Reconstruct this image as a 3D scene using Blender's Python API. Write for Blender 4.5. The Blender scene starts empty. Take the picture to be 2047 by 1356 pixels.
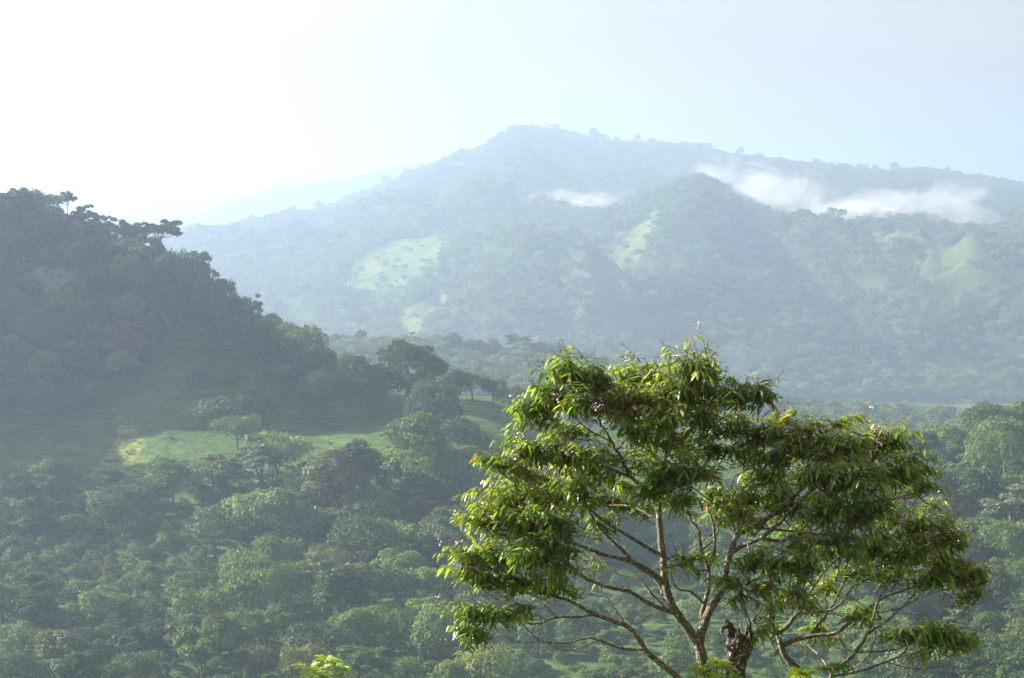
import bpy, math, random
import numpy as np
from mathutils import Vector, Matrix

# ------------------------------------------------------------------ camera, sky, sun
S = bpy.context.scene
COL = S.collection
F, CX, CY = 2047 * 50.0 / 24.0, 1023.5, 678.0
PITCH = math.atan((678 - 420) / F)
cam_d = bpy.data.cameras.new('camera')
cam_d.lens, cam_d.sensor_width, cam_d.clip_start, cam_d.clip_end = 50.0, 24.0, 0.1, 60000
cam = bpy.data.objects.new('camera', cam_d); COL.objects.link(cam)
cam.location = (0, 0, 0); cam.rotation_euler = (math.pi / 2 - PITCH, 0, 0)
S.camera = cam
S.render.resolution_x, S.render.resolution_y = 1024, 678

SUN_AZ, SUN_EL = math.radians(-70), math.radians(26)        # azimuth from +Y, negative = to the left
sdir = Vector((math.sin(SUN_AZ) * math.cos(SUN_EL), math.cos(SUN_AZ) * math.cos(SUN_EL), math.sin(SUN_EL)))
sun_d = bpy.data.lights.new('sun', 'SUN'); sun_d.energy = 5.0; sun_d.angle = math.radians(0.6); sun_d.color = (1.0, 0.93, 0.83)
sun = bpy.data.objects.new('sun', sun_d); COL.objects.link(sun)
sun.rotation_euler = sdir.to_track_quat('Z', 'Y').to_euler()
sun.location = sdir * 200

W = bpy.data.worlds.new('World'); S.world = W; W.use_nodes = True
wn = W.node_tree; bg = wn.nodes['Background']
sky = wn.nodes.new('ShaderNodeTexSky'); sky.sky_type = 'NISHITA'; sky.sun_disc = False
sky.sun_elevation = SUN_EL; sky.sun_rotation = SUN_AZ
sky.air_density = 1.0; sky.dust_density = 2.5; sky.ozone_density = 3.0; sky.altitude = 300
# thin high overcast: it greys the blue and varies softly over the dome
hs = wn.nodes.new('ShaderNodeHueSaturation'); hs.inputs['Saturation'].default_value = 0.06; wn.links.new(sky.outputs[0], hs.inputs['Color'])
tcw = wn.nodes.new('ShaderNodeTexCoord'); mpw = wn.nodes.new('ShaderNodeMapping'); mpw.inputs['Scale'].default_value = (1.5, 1.5, 5)
nzw = wn.nodes.new('ShaderNodeTexNoise'); nzw.inputs['Scale'].default_value = 1.6; nzw.inputs['Detail'].default_value = 5
wn.links.new(tcw.outputs['Generated'], mpw.inputs[0]); wn.links.new(mpw.outputs[0], nzw.inputs['Vector'])
mrw = wn.nodes.new('ShaderNodeMapRange'); mrw.inputs[1].default_value = .3; mrw.inputs[2].default_value = .7; mrw.inputs[3].default_value = .86; mrw.inputs[4].default_value = 1.14
wn.links.new(nzw.outputs[0], mrw.inputs[0])
hs.inputs['Saturation'].default_value = 0.12
mxw = wn.nodes.new('ShaderNodeVectorMath'); mxw.operation = 'SCALE'; wn.links.new(hs.outputs[0], mxw.inputs[0]); wn.links.new(mrw.outputs[0], mxw.inputs['Scale'])
tnw = wn.nodes.new('ShaderNodeVectorMath'); tnw.operation = 'MULTIPLY'; tnw.inputs[1].default_value = (1.0, 0.875, 0.76)
wn.links.new(mxw.outputs[0], tnw.inputs[0]); wn.links.new(tnw.outputs[0], bg.inputs[0]); bg.inputs[1].default_value = 0.05

S.view_settings.view_transform = 'Standard'; S.view_settings.look = 'None'
S.view_settings.gamma = 1; S.view_settings.exposure = 2.0
S.cycles.max_bounces = 6; S.cycles.diffuse_bounces = 2; S.cycles.glossy_bounces = 2
S.cycles.transmission_bounces = 3; S.cycles.volume_bounces = 1
S.cycles.use_denoising = True; S.cycles.use_adaptive_sampling = True; S.cycles.adaptive_threshold = 0.015
S.cycles.sample_clamp_indirect = 4; S.cycles.caustics_reflective = False; S.cycles.caustics_refractive = False
S.cycles.volume_step_rate = 1.0; S.cycles.volume_max_steps = 128

HAZE_DENSITY = 2.7e-4

# ------------------------------------------------------------------ helpers
def ray(c, r):
    u, v = (c - CX) / F, (CY - r) / F
    cp, sp = math.cos(PITCH), math.sin(PITCH)
    return u, cp + v * sp, v * cp - sp            # x, y, z direction
def P(c, r, d):
    x, y, z = ray(c, r)
    return Vector((x / y * d, d, z / y * d))
def zrow(r, d):
    v = (CY - r) / F
    cp, sp = math.cos(PITCH), math.sin(PITCH)
    return d * (v * cp - sp) / (cp + v * sp)
def project(x, y, z):
    cp, sp = math.cos(PITCH), math.sin(PITCH)
    f = y * cp - z * sp; up = y * sp + z * cp
    return CX + x / f * F, CY - up / f * F

def hash2(ix, iy, seed):
    n = (ix.astype(np.int64) * 374761393 + iy.astype(np.int64) * 668265263 + seed * 2246822519) & 0x7fffffff
    n = ((n ^ (n >> 13)) * 1274126177) & 0x7fffffff
    return ((n ^ (n >> 16)) & 0xffff) / 65535.0
def vnoise(x, y, seed=0):
    x = np.asarray(x, float); y = np.asarray(y, float)
    ix, iy = np.floor(x), np.floor(y); fx, fy = x - ix, y - iy
    fx = fx * fx * (3 - 2 * fx); fy = fy * fy * (3 - 2 * fy)
    a, b = hash2(ix, iy, seed), hash2(ix + 1, iy, seed)
    c, d = hash2(ix, iy + 1, seed), hash2(ix + 1, iy + 1, seed)
    return (a + (b - a) * fx) * (1 - fy) + (c + (d - c) * fx) * fy
def fbm(x, y, seed=0, octv=4, ridged=False):
    t = 0; a = 1; s = 0
    for o in range(octv):
        n = vnoise(x * 2 ** o + 17.3 * o, y * 2 ** o - 9.1 * o, seed + o)
        if ridged: n = 1 - abs(2 * n - 1)
        t = t + a * n; s += a; a *= 0.5
    return t / s - 0.5

def mesh_np(name, V, Fc, smooth=False, attrs=None):
    me = bpy.data.meshes.new(name)
    V = np.asarray(V, np.float32); Fc = np.asarray(Fc, np.int32)
    n, k = Fc.shape
    me.vertices.add(len(V)); me.vertices.foreach_set('co', V.ravel())
    me.loops.add(n * k); me.loops.foreach_set('vertex_index', Fc.ravel())
    me.polygons.add(n)
    me.polygons.foreach_set('loop_start', np.arange(0, n * k, k, dtype=np.int32))
    me.polygons.foreach_set('loop_total', np.full(n, k, np.int32))
    me.polygons.foreach_set('use_smooth', np.full(n, smooth, bool))
    for an, av in (attrs or {}).items():
        at = me.attributes.new(an, 'FLOAT', 'POINT'); at.data.foreach_set('value', np.asarray(av, np.float32))
    me.update(calc_edges=True); me.validate()
    return me
def link(name, me, mat=None, parent=None):
    o = bpy.data.objects.new(name, me); COL.objects.link(o)
    if mat is not None and not me.materials: me.materials.append(mat)
    if parent is not None: o.parent = parent
    return o
def tag(o, label=None, cat=None, group=None, kind=None):
    if label: o['label'] = label
    if cat: o['category'] = cat
    if group: o['group'] = group
    if kind: o['kind'] = kind
    return o

# ------------------------------------------------------------------ materials
def new_mat(name):
    m = bpy.data.materials.new(name); m.use_nodes = True
    nt = m.node_tree; b = nt.nodes['Principled BSDF']; out = nt.nodes['Material Output']
    return m, nt, b, out
def N(nt, t, **kw):
    n = nt.nodes.new(t)
    for k, v in kw.items(): setattr(n, k, v)
    return n
def ramp(nt, fac, stops):
    r = N(nt, 'ShaderNodeValToRGB'); e = r.color_ramp.elements
    e[0].position, e[0].color = stops[0][0], (*stops[0][1], 1)
    e[1].position, e[1].color = stops[-1][0], (*stops[-1][1], 1)
    for p, c in stops[1:-1]:
        x = e.new(p); x.color = (*c, 1)
    nt.links.new(fac, r.inputs[0]); return r.outputs[0]
def noise(nt, vec, scale, detail=4, rough=0.55):
    n = N(nt, 'ShaderNodeTexNoise'); n.inputs['Scale'].default_value = scale
    n.inputs['Detail'].default_value = detail; n.inputs['Roughness'].default_value = rough
    if vec is not None: nt.links.new(vec, n.inputs['Vector'])
    return n
def mixc(nt, fac, a, b, mode='MIX'):
    m = N(nt, 'ShaderNodeMix', data_type='RGBA', blend_type=mode)
    for s, v in ((m.inputs[0], fac), (m.inputs[6], a), (m.inputs[7], b)):
        if isinstance(v, (int, float)): s.default_value = v
        elif isinstance(v, tuple): s.default_value = (*v, 1)
        else: nt.links.new(v, s)
    return m.outputs[2]

def foliage_mat(name, dark, mid, light, trans=0.35, rough=0.6, spec=0.2, obj_amt=0.5):
    """leaf colour varies per tree (object random) and per leaf clump (stored tint)"""
    m, nt, b, out = new_mat(name)
    at = N(nt, 'ShaderNodeAttribute', attribute_name='tint')
    oi = N(nt, 'ShaderNodeObjectInfo')
    a = N(nt, 'ShaderNodeMath', operation='MULTIPLY'); a.inputs[1].default_value = obj_amt
    nt.links.new(oi.outputs['Random'], a.inputs[0])
    c = N(nt, 'ShaderNodeMath', operation='MULTIPLY_ADD'); c.inputs[1].default_value = 1 - obj_amt
    nt.links.new(at.outputs['Fac'], c.inputs[0]); nt.links.new(a.outputs[0], c.inputs[2])
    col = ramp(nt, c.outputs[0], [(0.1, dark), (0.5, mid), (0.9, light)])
    nt.links.new(col, b.inputs['Base Color'])
    b.inputs['Roughness'].default_value = rough; b.inputs['Specular IOR Level'].default_value = spec
    tr = N(nt, 'ShaderNodeBsdfTranslucent')
    tc = mixc(nt, 1.0, col, (1.3, 1.25, 0.45), 'MULTIPLY')
    nt.links.new(tc, tr.inputs[0])
    ms = N(nt, 'ShaderNodeMixShader'); ms.inputs[0].default_value = trans
    nt.links.new(b.outputs[0], ms.inputs[1]); nt.links.new(tr.outputs[0], ms.inputs[2])
    nt.links.new(ms.outputs[0], out.inputs[0])
    return m

def bark_mat(name, c1, c2, lichen, scale=30, lich=0.55):
    m, nt, b, out = new_mat(name)
    g = N(nt, 'ShaderNodeTexCoord')
    mp = N(nt, 'ShaderNodeMapping'); mp.inputs['Scale'].default_value = (1, 1, 0.35)
    nt.links.new(g.outputs['Object'], mp.inputs[0])
    n1 = noise(nt, mp.outputs[0], scale, 6, 0.7)
    col = ramp(nt, n1.outputs[0], [(0.3, c1), (0.7, c2)])
    n2 = noise(nt, g.outputs['Object'], scale * 1.3, 5, 0.65)
    f = ramp(nt, n2.outputs[0], [(lich, (0, 0, 0)), (lich + 0.08, (1, 1, 1))])
    col = mixc(nt, f, col, lichen)
    nt.links.new(col, b.inputs['Base Color']); b.inputs['Roughness'].default_value = 0.85
    bp = N(nt, 'ShaderNodeBump'); bp.inputs['Strength'].default_value = 0.9; bp.inputs['Distance'].default_value = 0.015
    nt.links.new(n1.outputs[0], bp.inputs['Height']); nt.links.new(bp.outputs[0], b.inputs['Normal'])
    return m

def terrain_mat(name, base_scale=1.0, bump=1.0, g0=(0.050, 0.10, 0.022), g1=(0.074, 0.142, 0.031), g2=(0.11, 0.178, 0.045)):
    m, nt, b, out = new_mat(name)
    g = N(nt, 'ShaderNodeNewGeometry')
    ag = N(nt, 'ShaderNodeAttribute', attribute_name='grass')
    asoil = N(nt, 'ShaderNodeAttribute', attribute_name='soil')
    n1 = noise(nt, g.outputs['Position'], 0.05 * base_scale, 5, 0.6)
    n2 = noise(nt, g.outputs['Position'], 0.9 * base_scale, 4, 0.7)
    # cattle terraces: noise stretched along the contour
    mp = N(nt, 'ShaderNodeMapping'); mp.inputs['Scale'].default_value = (0.12, 0.25, 1.1)
    nt.links.new(g.outputs['Position'], mp.inputs[0])
    n3 = noise(nt, mp.outputs[0], 1.0, 5, 0.6)
    gr = ramp(nt, n1.outputs[0], [(0.3, g0), (0.5, g1), (0.72, g2)])
    gr2 = ramp(nt, n3.outputs[0], [(0.35, (0.6, 0.63, 0.6)), (0.62, (1.2, 1.2, 1.1))])
    gr = mixc(nt, 0.85, gr, gr2, 'MULTIPLY')
    n4 = noise(nt, g.outputs['Position'], 0.45 * base_scale, 6, 0.75)
    gr = mixc(nt, 0.8, gr, ramp(nt, n4.outputs[0], [(0.36, (0.35, 0.42, 0.42)), (0.52, (0.9, 0.9, 0.9)), (0.68, (1.3, 1.15, 0.95))]), 'MULTIPLY')
    dr = N(nt, 'ShaderNodeMapRange'); dr.inputs[1].default_value = 0.92; dr.inputs[2].default_value = 0.99; nt.links.new(ag.outputs['Fac'], dr.inputs[0])
    gr = mixc(nt, dr.outputs[0], gr, mixc(nt, 0.8, (0.17, 0.23, 0.045), gr2, 'MULTIPLY'))  # slip grass: dry yellow, brightened in colour to read as sunlit
    bush = ramp(nt, n2.outputs[0], [(0.3, (0.015, 0.03, 0.012)), (0.7, (0.05, 0.085, 0.03))])
    col = mixc(nt, ag.outputs['Fac'], bush, gr)
    soil = ramp(nt, n2.outputs[0], [(0.35, (0.06, 0.045, 0.03)), (0.7, (0.14, 0.105, 0.06))])
    mps = N(nt, 'ShaderNodeMapping'); mps.inputs['Scale'].default_value = (0.22, 0.3, 0.75)
    nt.links.new(g.outputs['Position'], mps.inputs[0]); ns = noise(nt, mps.outputs[0], 1.0, 5, 0.65)
    sm = ramp(nt, ns.outputs[0], [(0.50, (0, 0, 0)), (0.56, (1, 1, 1))])
    col = mixc(nt, mixc(nt, 1.0, sm, asoil.outputs['Fac'], 'MULTIPLY'), col, soil)
    nt.links.new(col, b.inputs['Base Color']); b.inputs['Roughness'].default_value = 0.95
    b.inputs['Specular IOR Level'].default_value = 0.1
    ad = N(nt, 'ShaderNodeMath', operation='ADD')
    nt.links.new(n3.outputs[0], ad.inputs[0]); nt.links.new(n2.outputs[0], ad.inputs[1])
    bp = N(nt, 'ShaderNodeBump'); bp.inputs['Strength'].default_value = 0.9; bp.inputs['Distance'].default_value = 1.2 * bump
    nt.links.new(ad.outputs[0], bp.inputs['Height']); nt.links.new(bp.outputs[0], b.inputs['Normal'])
    return m

# ------------------------------------------------------------------ terrain
def tab(cols, vals): return (np.array(cols, float), np.array(vals, float))
KEYS = [   # (depth table, row table) along image columns; each key is one line of the land (foot, crest, saddle ...)
 ((([0], [330])), ([0], [1480])),
 (([0], [430]), ([-900, 0, 400, 1000, 2047, 2900], [1290, 1330, 1345, 1350, 1330, 1300])),
 (([0], [530]), ([-900, 0, 370, 650, 960, 1400, 1900, 2047, 2900], [1000, 1130, 1160, 1170, 1170, 1180, 1150, 1120, 1050])),
 (([-900, 0, 200, 500, 820, 1100, 1700, 2047], [640, 630, 625, 605, 590, 600, 610, 620]),
  ([-900, -400, 0, 200, 370, 520, 650, 820, 960, 1100, 1400, 1700, 2047, 2900], [380, 640, 900, 915, 905, 900, 905, 895, 900, 935, 985, 975, 960, 900])),
 (([-900, -400, 0, 130, 350, 520, 650, 820, 960, 1100, 1400, 1700, 2047, 2900], [740, 750, 785, 775, 755, 720, 690, 655, 660, 670, 680, 700, 720, 760]),
  ([-900, -400, -150, 0, 60, 130, 200, 350, 420, 520, 600, 650, 740, 820, 900, 960, 1000, 1100, 1200, 1400, 1600, 1800, 1950, 2047, 2300, 2900],
   [-150, 120, 330, 425, 430, 455, 490, 540, 600, 660, 685, 740, 790, 800, 800, 798, 802, 838, 868, 895, 905, 895, 885, 880, 850, 800])),  # off-frame left end raised to throw shade over the hill face
 (([0], [900]), ([-900, 0, 350, 650, 820, 1100, 1500, 2047, 2900], [400, 520, 640, 830, 900, 960, 1000, 1000, 950])),
 (([0], [1150]), ([-900, 0, 650, 1000, 1400, 2047, 2900], [700, 800, 850, 850, 920, 960, 900])),
 (([0], [1420]), ([-900, 0, 650, 960, 1100, 1400, 1600, 1800, 2047, 2900], [640, 690, 712, 720, 735, 790, 838, 856, 862, 840])),
 (([0], [1620]), ([-900, 0, 960, 1400, 2047, 2900], [720, 760, 790, 850, 885, 880])),
 (([0], [1850]), ([-900, 2900], [852, 852])),
 (([0], [2150]), ([-900, 0, 2900], [800, 812, 815])),
 (([0], [2450]), ([-900, 370, 800, 1380, 2047, 2900], [690, 690, 690, 690, 700, 700])),
 (([-900, 370, 820, 1100, 1380, 1700, 2900], [2900, 2900, 2900, 3000, 3000, 3050, 3000]),
  ([-900, 0, 370, 520, 650, 820, 960, 1060, 1110, 1200, 1270, 1310, 1380, 1425, 1480, 1560, 1700, 1770, 1850, 1920, 2047, 2450, 2900],
   [560, 560, 560, 560, 545, 520, 490, 462, 452, 443, 443, 412, 384, 392, 435, 455, 462, 462, 466, 488, 496, 480, 470])),
 (([0], [3300]), ([-900, 370, 650, 820, 960, 1100, 1300, 1450, 1600, 1850, 2047, 2900], [530, 520, 500, 470, 440, 462, 458, 440, 462, 485, 505, 490])),
 (([-900, 370, 700, 1045, 1500, 2047, 2900], [3600, 3800, 4300, 4700, 4900, 5000, 5000]),
  ([-900, 0, 370, 450, 540, 640, 720, 800, 870, 910, 960, 1000, 1025, 1050, 1100, 1180, 1200, 1250, 1330, 1400, 1500, 1600, 1700, 1750, 1850, 1950, 2047, 2450, 2900],
   [500, 492, 484, 478, 457, 432, 408, 382, 353, 330, 322, 290, 268, 263, 272, 284, 293, 298, 307, 320, 336, 347, 352, 362, 358, 372, 386, 400, 380])),
 (([0], [5600]), ([-900, 2900], [560, 560])),
 (([0], [6050]), ([-900, 2900], [520, 520])),
 (([0], [6700]), ([-900, 0, 370, 450, 520, 560, 600, 700, 740, 800, 880, 1000, 1100, 1250, 1400, 1500, 1600, 1700, 1800, 1950, 2047, 2500, 2900],
   [450, 450, 452, 412, 388, 372, 370, 357, 345, 338, 324, 322, 316, 312, 308, 322, 332, 345, 352, 362, 372, 392, 392])),
 (([0], [9000]), ([-900, 2900], [450, 450])),
 (([0], [11000]), ([-900, 0, 150, 200, 260, 340, 400, 480, 600, 2900], [400, 400, 388, 376, 370, 380, 393, 402, 410, 410])),
 (([0], [15000]), ([-900, 2900], [470, 470])),
]
NOISE_AMP = [0, 1.5, 2.5, 2.5, 1.5, 4, 6, 5, 6, 2, 5, 125, 18, 60, 14, 40, 60, 12, 50, 14, 50]
def smooth_interp(x, xp, fp, w=22.0):
    xp = np.array(xp, float); fp = np.array(fp, float)
    s = 0
    for k in (-1, -0.5, 0, 0.5, 1): s = s + np.interp(x + k * w, xp, fp)
    return s / 5
def key_lines(c):
    D = np.stack([smooth_interp(c, *k[0], w=60) for k in KEYS])
    R = np.stack([smooth_interp(c, *k[1], w=14 if i in (12, 14, 17) else 24) for i, k in enumerate(KEYS)])
    Z = np.stack([zrow(R[i], D[i]) for i in range(len(KEYS))])
    return D, Z
CT = np.linspace(-1500, 3500, 1251)
TD, TZ = key_lines(CT)
# monotone cubic in depth along every table column
def hermite(D, Z, A, y):
    """D,Z,A: (K,n); y: (n,)"""
    K = D.shape[0]
    i = np.clip((D <= y).sum(0) - 1, 0, K - 2); j = np.arange(len(y))
    h = np.diff(D, axis=0); dl = np.diff(Z, axis=0) / h
    m = np.zeros_like(Z); m[0] = dl[0]; m[-1] = dl[-1]
    a, b = dl[:-1], dl[1:]
    ok = a * b > 0
    m[1:-1] = np.where(ok, 2 * a * b / np.where(ok, a + b, 1), 0)
    t = np.clip((y - D[i, j]) / h[i, j], 0, 1.0)
    h00, h10, h01, h11 = 2*t**3-3*t**2+1, t**3-2*t**2+t, -2*t**3+3*t**2, t**3-t**2
    z = h00*Z[i, j] + h10*h[i, j]*m[i, j] + h01*Z[i+1, j] + h11*h[i, j]*m[i+1, j]
    ts = t * t * (3 - 2 * t)
    return z, A[i] * (1 - ts) + A[i + 1] * ts
AMP = np.array(NOISE_AMP, float)
SLX, SLY, SLZ = -111.0, 622.0, -68.0
def far_(y): return np.clip((y - 2000) / 300, 0, 1)
def height(x, y):
    x = np.asarray(x, float).ravel(); y = np.asarray(y, float).ravel()
    yy = np.maximum(y, 1.0)
    u = x / np.where(y < 330, (y + 200) / 530 * 330, yy)
    c = np.clip(u * F + CX, -1490, 3490)
    g = (c - CT[0]) / (CT[1] - CT[0]); gi = np.clip(g.astype(int), 0, len(CT) - 2); gf = g - gi
    D = TD[:, gi] * (1 - gf) + TD[:, gi + 1] * gf
    Z = TZ[:, gi] * (1 - gf) + TZ[:, gi + 1] * gf
    z, amp = hermite(D, Z, AMP, yy)
    # near hillside under the camera falls to the first key
    zn = -1.7 - 2.2 * np.clip(y / 14, 0, 1) + (Z[0] + 3.9) * np.clip((y - 10) / 320, 0, 1)
    zn = np.where(y < 0, -1.7 - 0.1 * y, zn)
    z = np.where(y < 330, zn, z)
    near = np.clip((y - 40) / 200, 0, 1)
    s = np.where(y > 2000, 1 / 260.0, 1 / 75.0)
    n = fbm((x + 0.35 * y) * s, (y * 0.45) * s, 5, 4, True)
    n2 = fbm(x / 18.0, y / 14.0, 9, 3)
    far = far_(y)
    # notch cut in the unseen ridge to light the slip; added spur catches sun
    dx, dy = math.sin(SUN_AZ), math.cos(SUN_AZ)
    t = (x - SLX) * dx + (y - SLY) * dy; pp = abs((x - SLX) * dy - (y - SLY) * dx)
    zl = SLZ + t * math.tan(SUN_EL) * .97 - 6 + np.clip((pp - 8) / 8, 0, 1) * 200 + 14 * fbm(x / 16, y / 16, 71, 4)
    z = z + 1.3 * np.exp(-((x - SLX - 9) / 7) ** 2 - ((y - SLY) / 20) ** 2) * (.5 + 1.6 * fbm(x / 7, y / 4, 8, 3, True))
    z = np.where((t > 22) & (y > 330), np.minimum(z, zl), z)
    n = n + .38 * fbm((x + .2 * y) / 110.0, y / 230.0, 15, 3, True) * far_(y)
    return z + amp * n * 1.6 + near * n2 * (1.6 + 7 * far) * np.clip(amp / 2.5, 0, 1)
def H1(x, y): return float(height([x], [y])[0])
def hit(c, r, d0, d1):
    """first point of the land met along a sight line between depths d0 and d1, else the point where it passes closest"""
    x, yy, z = ray(c, r)
    ds = np.linspace(d0, d1, int((d1 - d0) / 1.5) + 2)
    hz = height(x / yy * ds, ds); g = hz - z / yy * ds
    k = np.argmax(g > 0)
    if not (g > 0).any(): k = int(np.argmax(g / ds))
    return float(x / yy * ds[k]), float(ds[k]), float(hz[k])

SLIP = [(240, 845), (262, 832), (280, 858), (292, 885), (275, 905), (345, 962), (300, 978), (190, 985), (195, 930), (225, 890)]
GRASS = [  # open pastures, as outlines seen from the camera, with the depth range they belong to
 (2300, 4200, [(680, 560), (745, 495), (897, 455), (900, 515), (820, 575), (735, 602)], .95),
 (2100, 3500, [(780, 678), (815, 620), (900, 572), (895, 635), (838, 682)], .95),
 (2300, 3400, [(1180, 520), (1250, 455), (1322, 408), (1308, 490), (1262, 555), (1225, 520)], .95),
 (2300, 3400, [(1180, 565), (1190, 530), (1240, 530), (1240, 580), (1190, 590)], .9),
 (2300, 3400, [(1265, 530), (1295, 540), (1285, 565), (1262, 560)], .9),
 (2200, 3400, [(1800, 712), (1905, 708), (1975, 750), (1955, 772), (1855, 748)], .95),
 (2300, 3400, [(1690, 462), (1780, 462), (1860, 490), (1950, 515), (1930, 535), (1840, 515), (1770, 490)], .8),
 (2300, 3400, [(1540, 500), (1600, 520), (1650, 560), (1620, 570), (1560, 530)], .7),
 (2300, 3400, [(1700, 560), (1840, 590), (1800, 600), (1720, 585)], .6),
 (2100, 3400, [(1205, 640), (1330, 640), (1340, 700), (1220, 700)], .7),
 (2100, 3400, [(1090, 640), (1180, 610), (1170, 650), (1100, 690)], .7),
 (3400, 5300, [(1080, 268), (1190, 282), (1230, 305), (1120, 290)], .7),
 (3200, 5300, [(1180, 300), (1420, 330), (1560, 360), (1500, 375), (1300, 350)], .6),
 (2400, 5000, [(850, 400), (905, 350), (890, 420), (860, 430)], .6),
 (2300, 3600, [(800, 370), (850, 375), (860, 420), (810, 420)], .5),
 (2300, 3600, [(1060, 465), (1150, 455), (1180, 475), (1110, 490)], .6),
]
def in_poly(px, py, poly):
    ins = np.zeros(px.shape, bool); j = len(poly) - 1
    for i in range(len(poly)):
        xi, yi = poly[i]; xj, yj = poly[j]
        if yi != yj:
            c = ((yi > py) != (yj > py)) & (px < (xj - xi) * (py - yi) / (yj - yi) + xi)
            ins ^= c
        j = i
    return ins
def grass_at(x, y, z):
    px, py = project(x, y, z)
    w = (fbm(x / 45, y / 45, 33, 4) * 55); w2 = fbm(x / 45, y / 45, 77, 4) * 55
    g = np.zeros(px.shape)
    for d0, d1, poly, a in GRASS:
        m = in_poly(px + w, py + w2, poly) & (y > d0) & (y < d1)
        g = np.where(m, np.maximum(g, a), g)
    near = (y < 1000)
    g = np.where(near, 0.9, g)
    floor = (y > 1700) & (y < 2180)
    g = np.where(floor, 0.8, g)
    mid = (y >= 1000) & (y <= 1700)
    g = np.where(mid, 0.45, g)
    g = np.where(in_poly(px + w * .15, py, SLIP) & near, 1.0, g)
    extra = np.clip((fbm(x / 130, y / 200, 21, 4) - 0.14) * 8, 0, 0.7)
    return np.where(y > 2180, np.maximum(g, extra), g)
def soil_at(x, y, z):
    px, py = project(x, y, z)
    k = in_poly(px, py, SLIP) & (y < 800)
    a = np.clip((fbm(x / 3.5, z / 1.3, 41, 3) + 0.02) * 9, 0, 1)
    s = np.where(k, 1.0, 0)
    return s

def terrain(name, y0, y1, ny, nx, s=0.46, label=None, mat=None, geo=True):
    ys = np.geomspace(y0 + 200, y1 + 200, ny) - 200 if y0 < 300 else np.geomspace(y0, y1, ny)
    sx = np.linspace(-s, s, nx)
    Y, X = np.meshgrid(ys, sx, indexing='ij')
    sc = np.where(Y < 330, (Y + 200) / 530 * 330, Y) if y0 < 300 else Y
    X = X * sc
    x, y = X.ravel(), Y.ravel(); z = height(x, y)
    g, so = grass_at(x, y, z), soil_at(x, y, z)
    # small slumps on the land slip
    z = z - .3 * (so > 0.2) * (y < 900)
    i = np.arange(ny - 1)[:, None] * nx + np.arange(nx - 1)[None]
    Fc = np.stack([i, i + 1, i + nx + 1, i + nx], -1).reshape(-1, 4)
    me = mesh_np(name, np.stack([x, y, z], 1), Fc, True, {'grass': g, 'soil': so})
    o = link(name, me, mat); o['kind'] = 'structure'
    return o
M_NEAR = terrain_mat('pasture_ground', 1.0, 1.0)
M_FAR = terrain_mat('mountain_ground', 0.35, 4.0, (0.07, 0.12, 0.025), (0.13, 0.185, 0.04), (0.21, 0.25, 0.06))
terrain('ground', -60, 330, 160, 200, mat=M_NEAR)
terrain('hill', 330, 1000, 420, 620, 0.8, mat=M_NEAR)
terrain('valley', 1000, 2150, 160, 360, mat=M_NEAR)
terrain('mountain', 2150, 5650, 460, 640, mat=M_FAR)
terrain('distant_mountains', 5650, 14900, 160, 420, mat=M_FAR)

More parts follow.
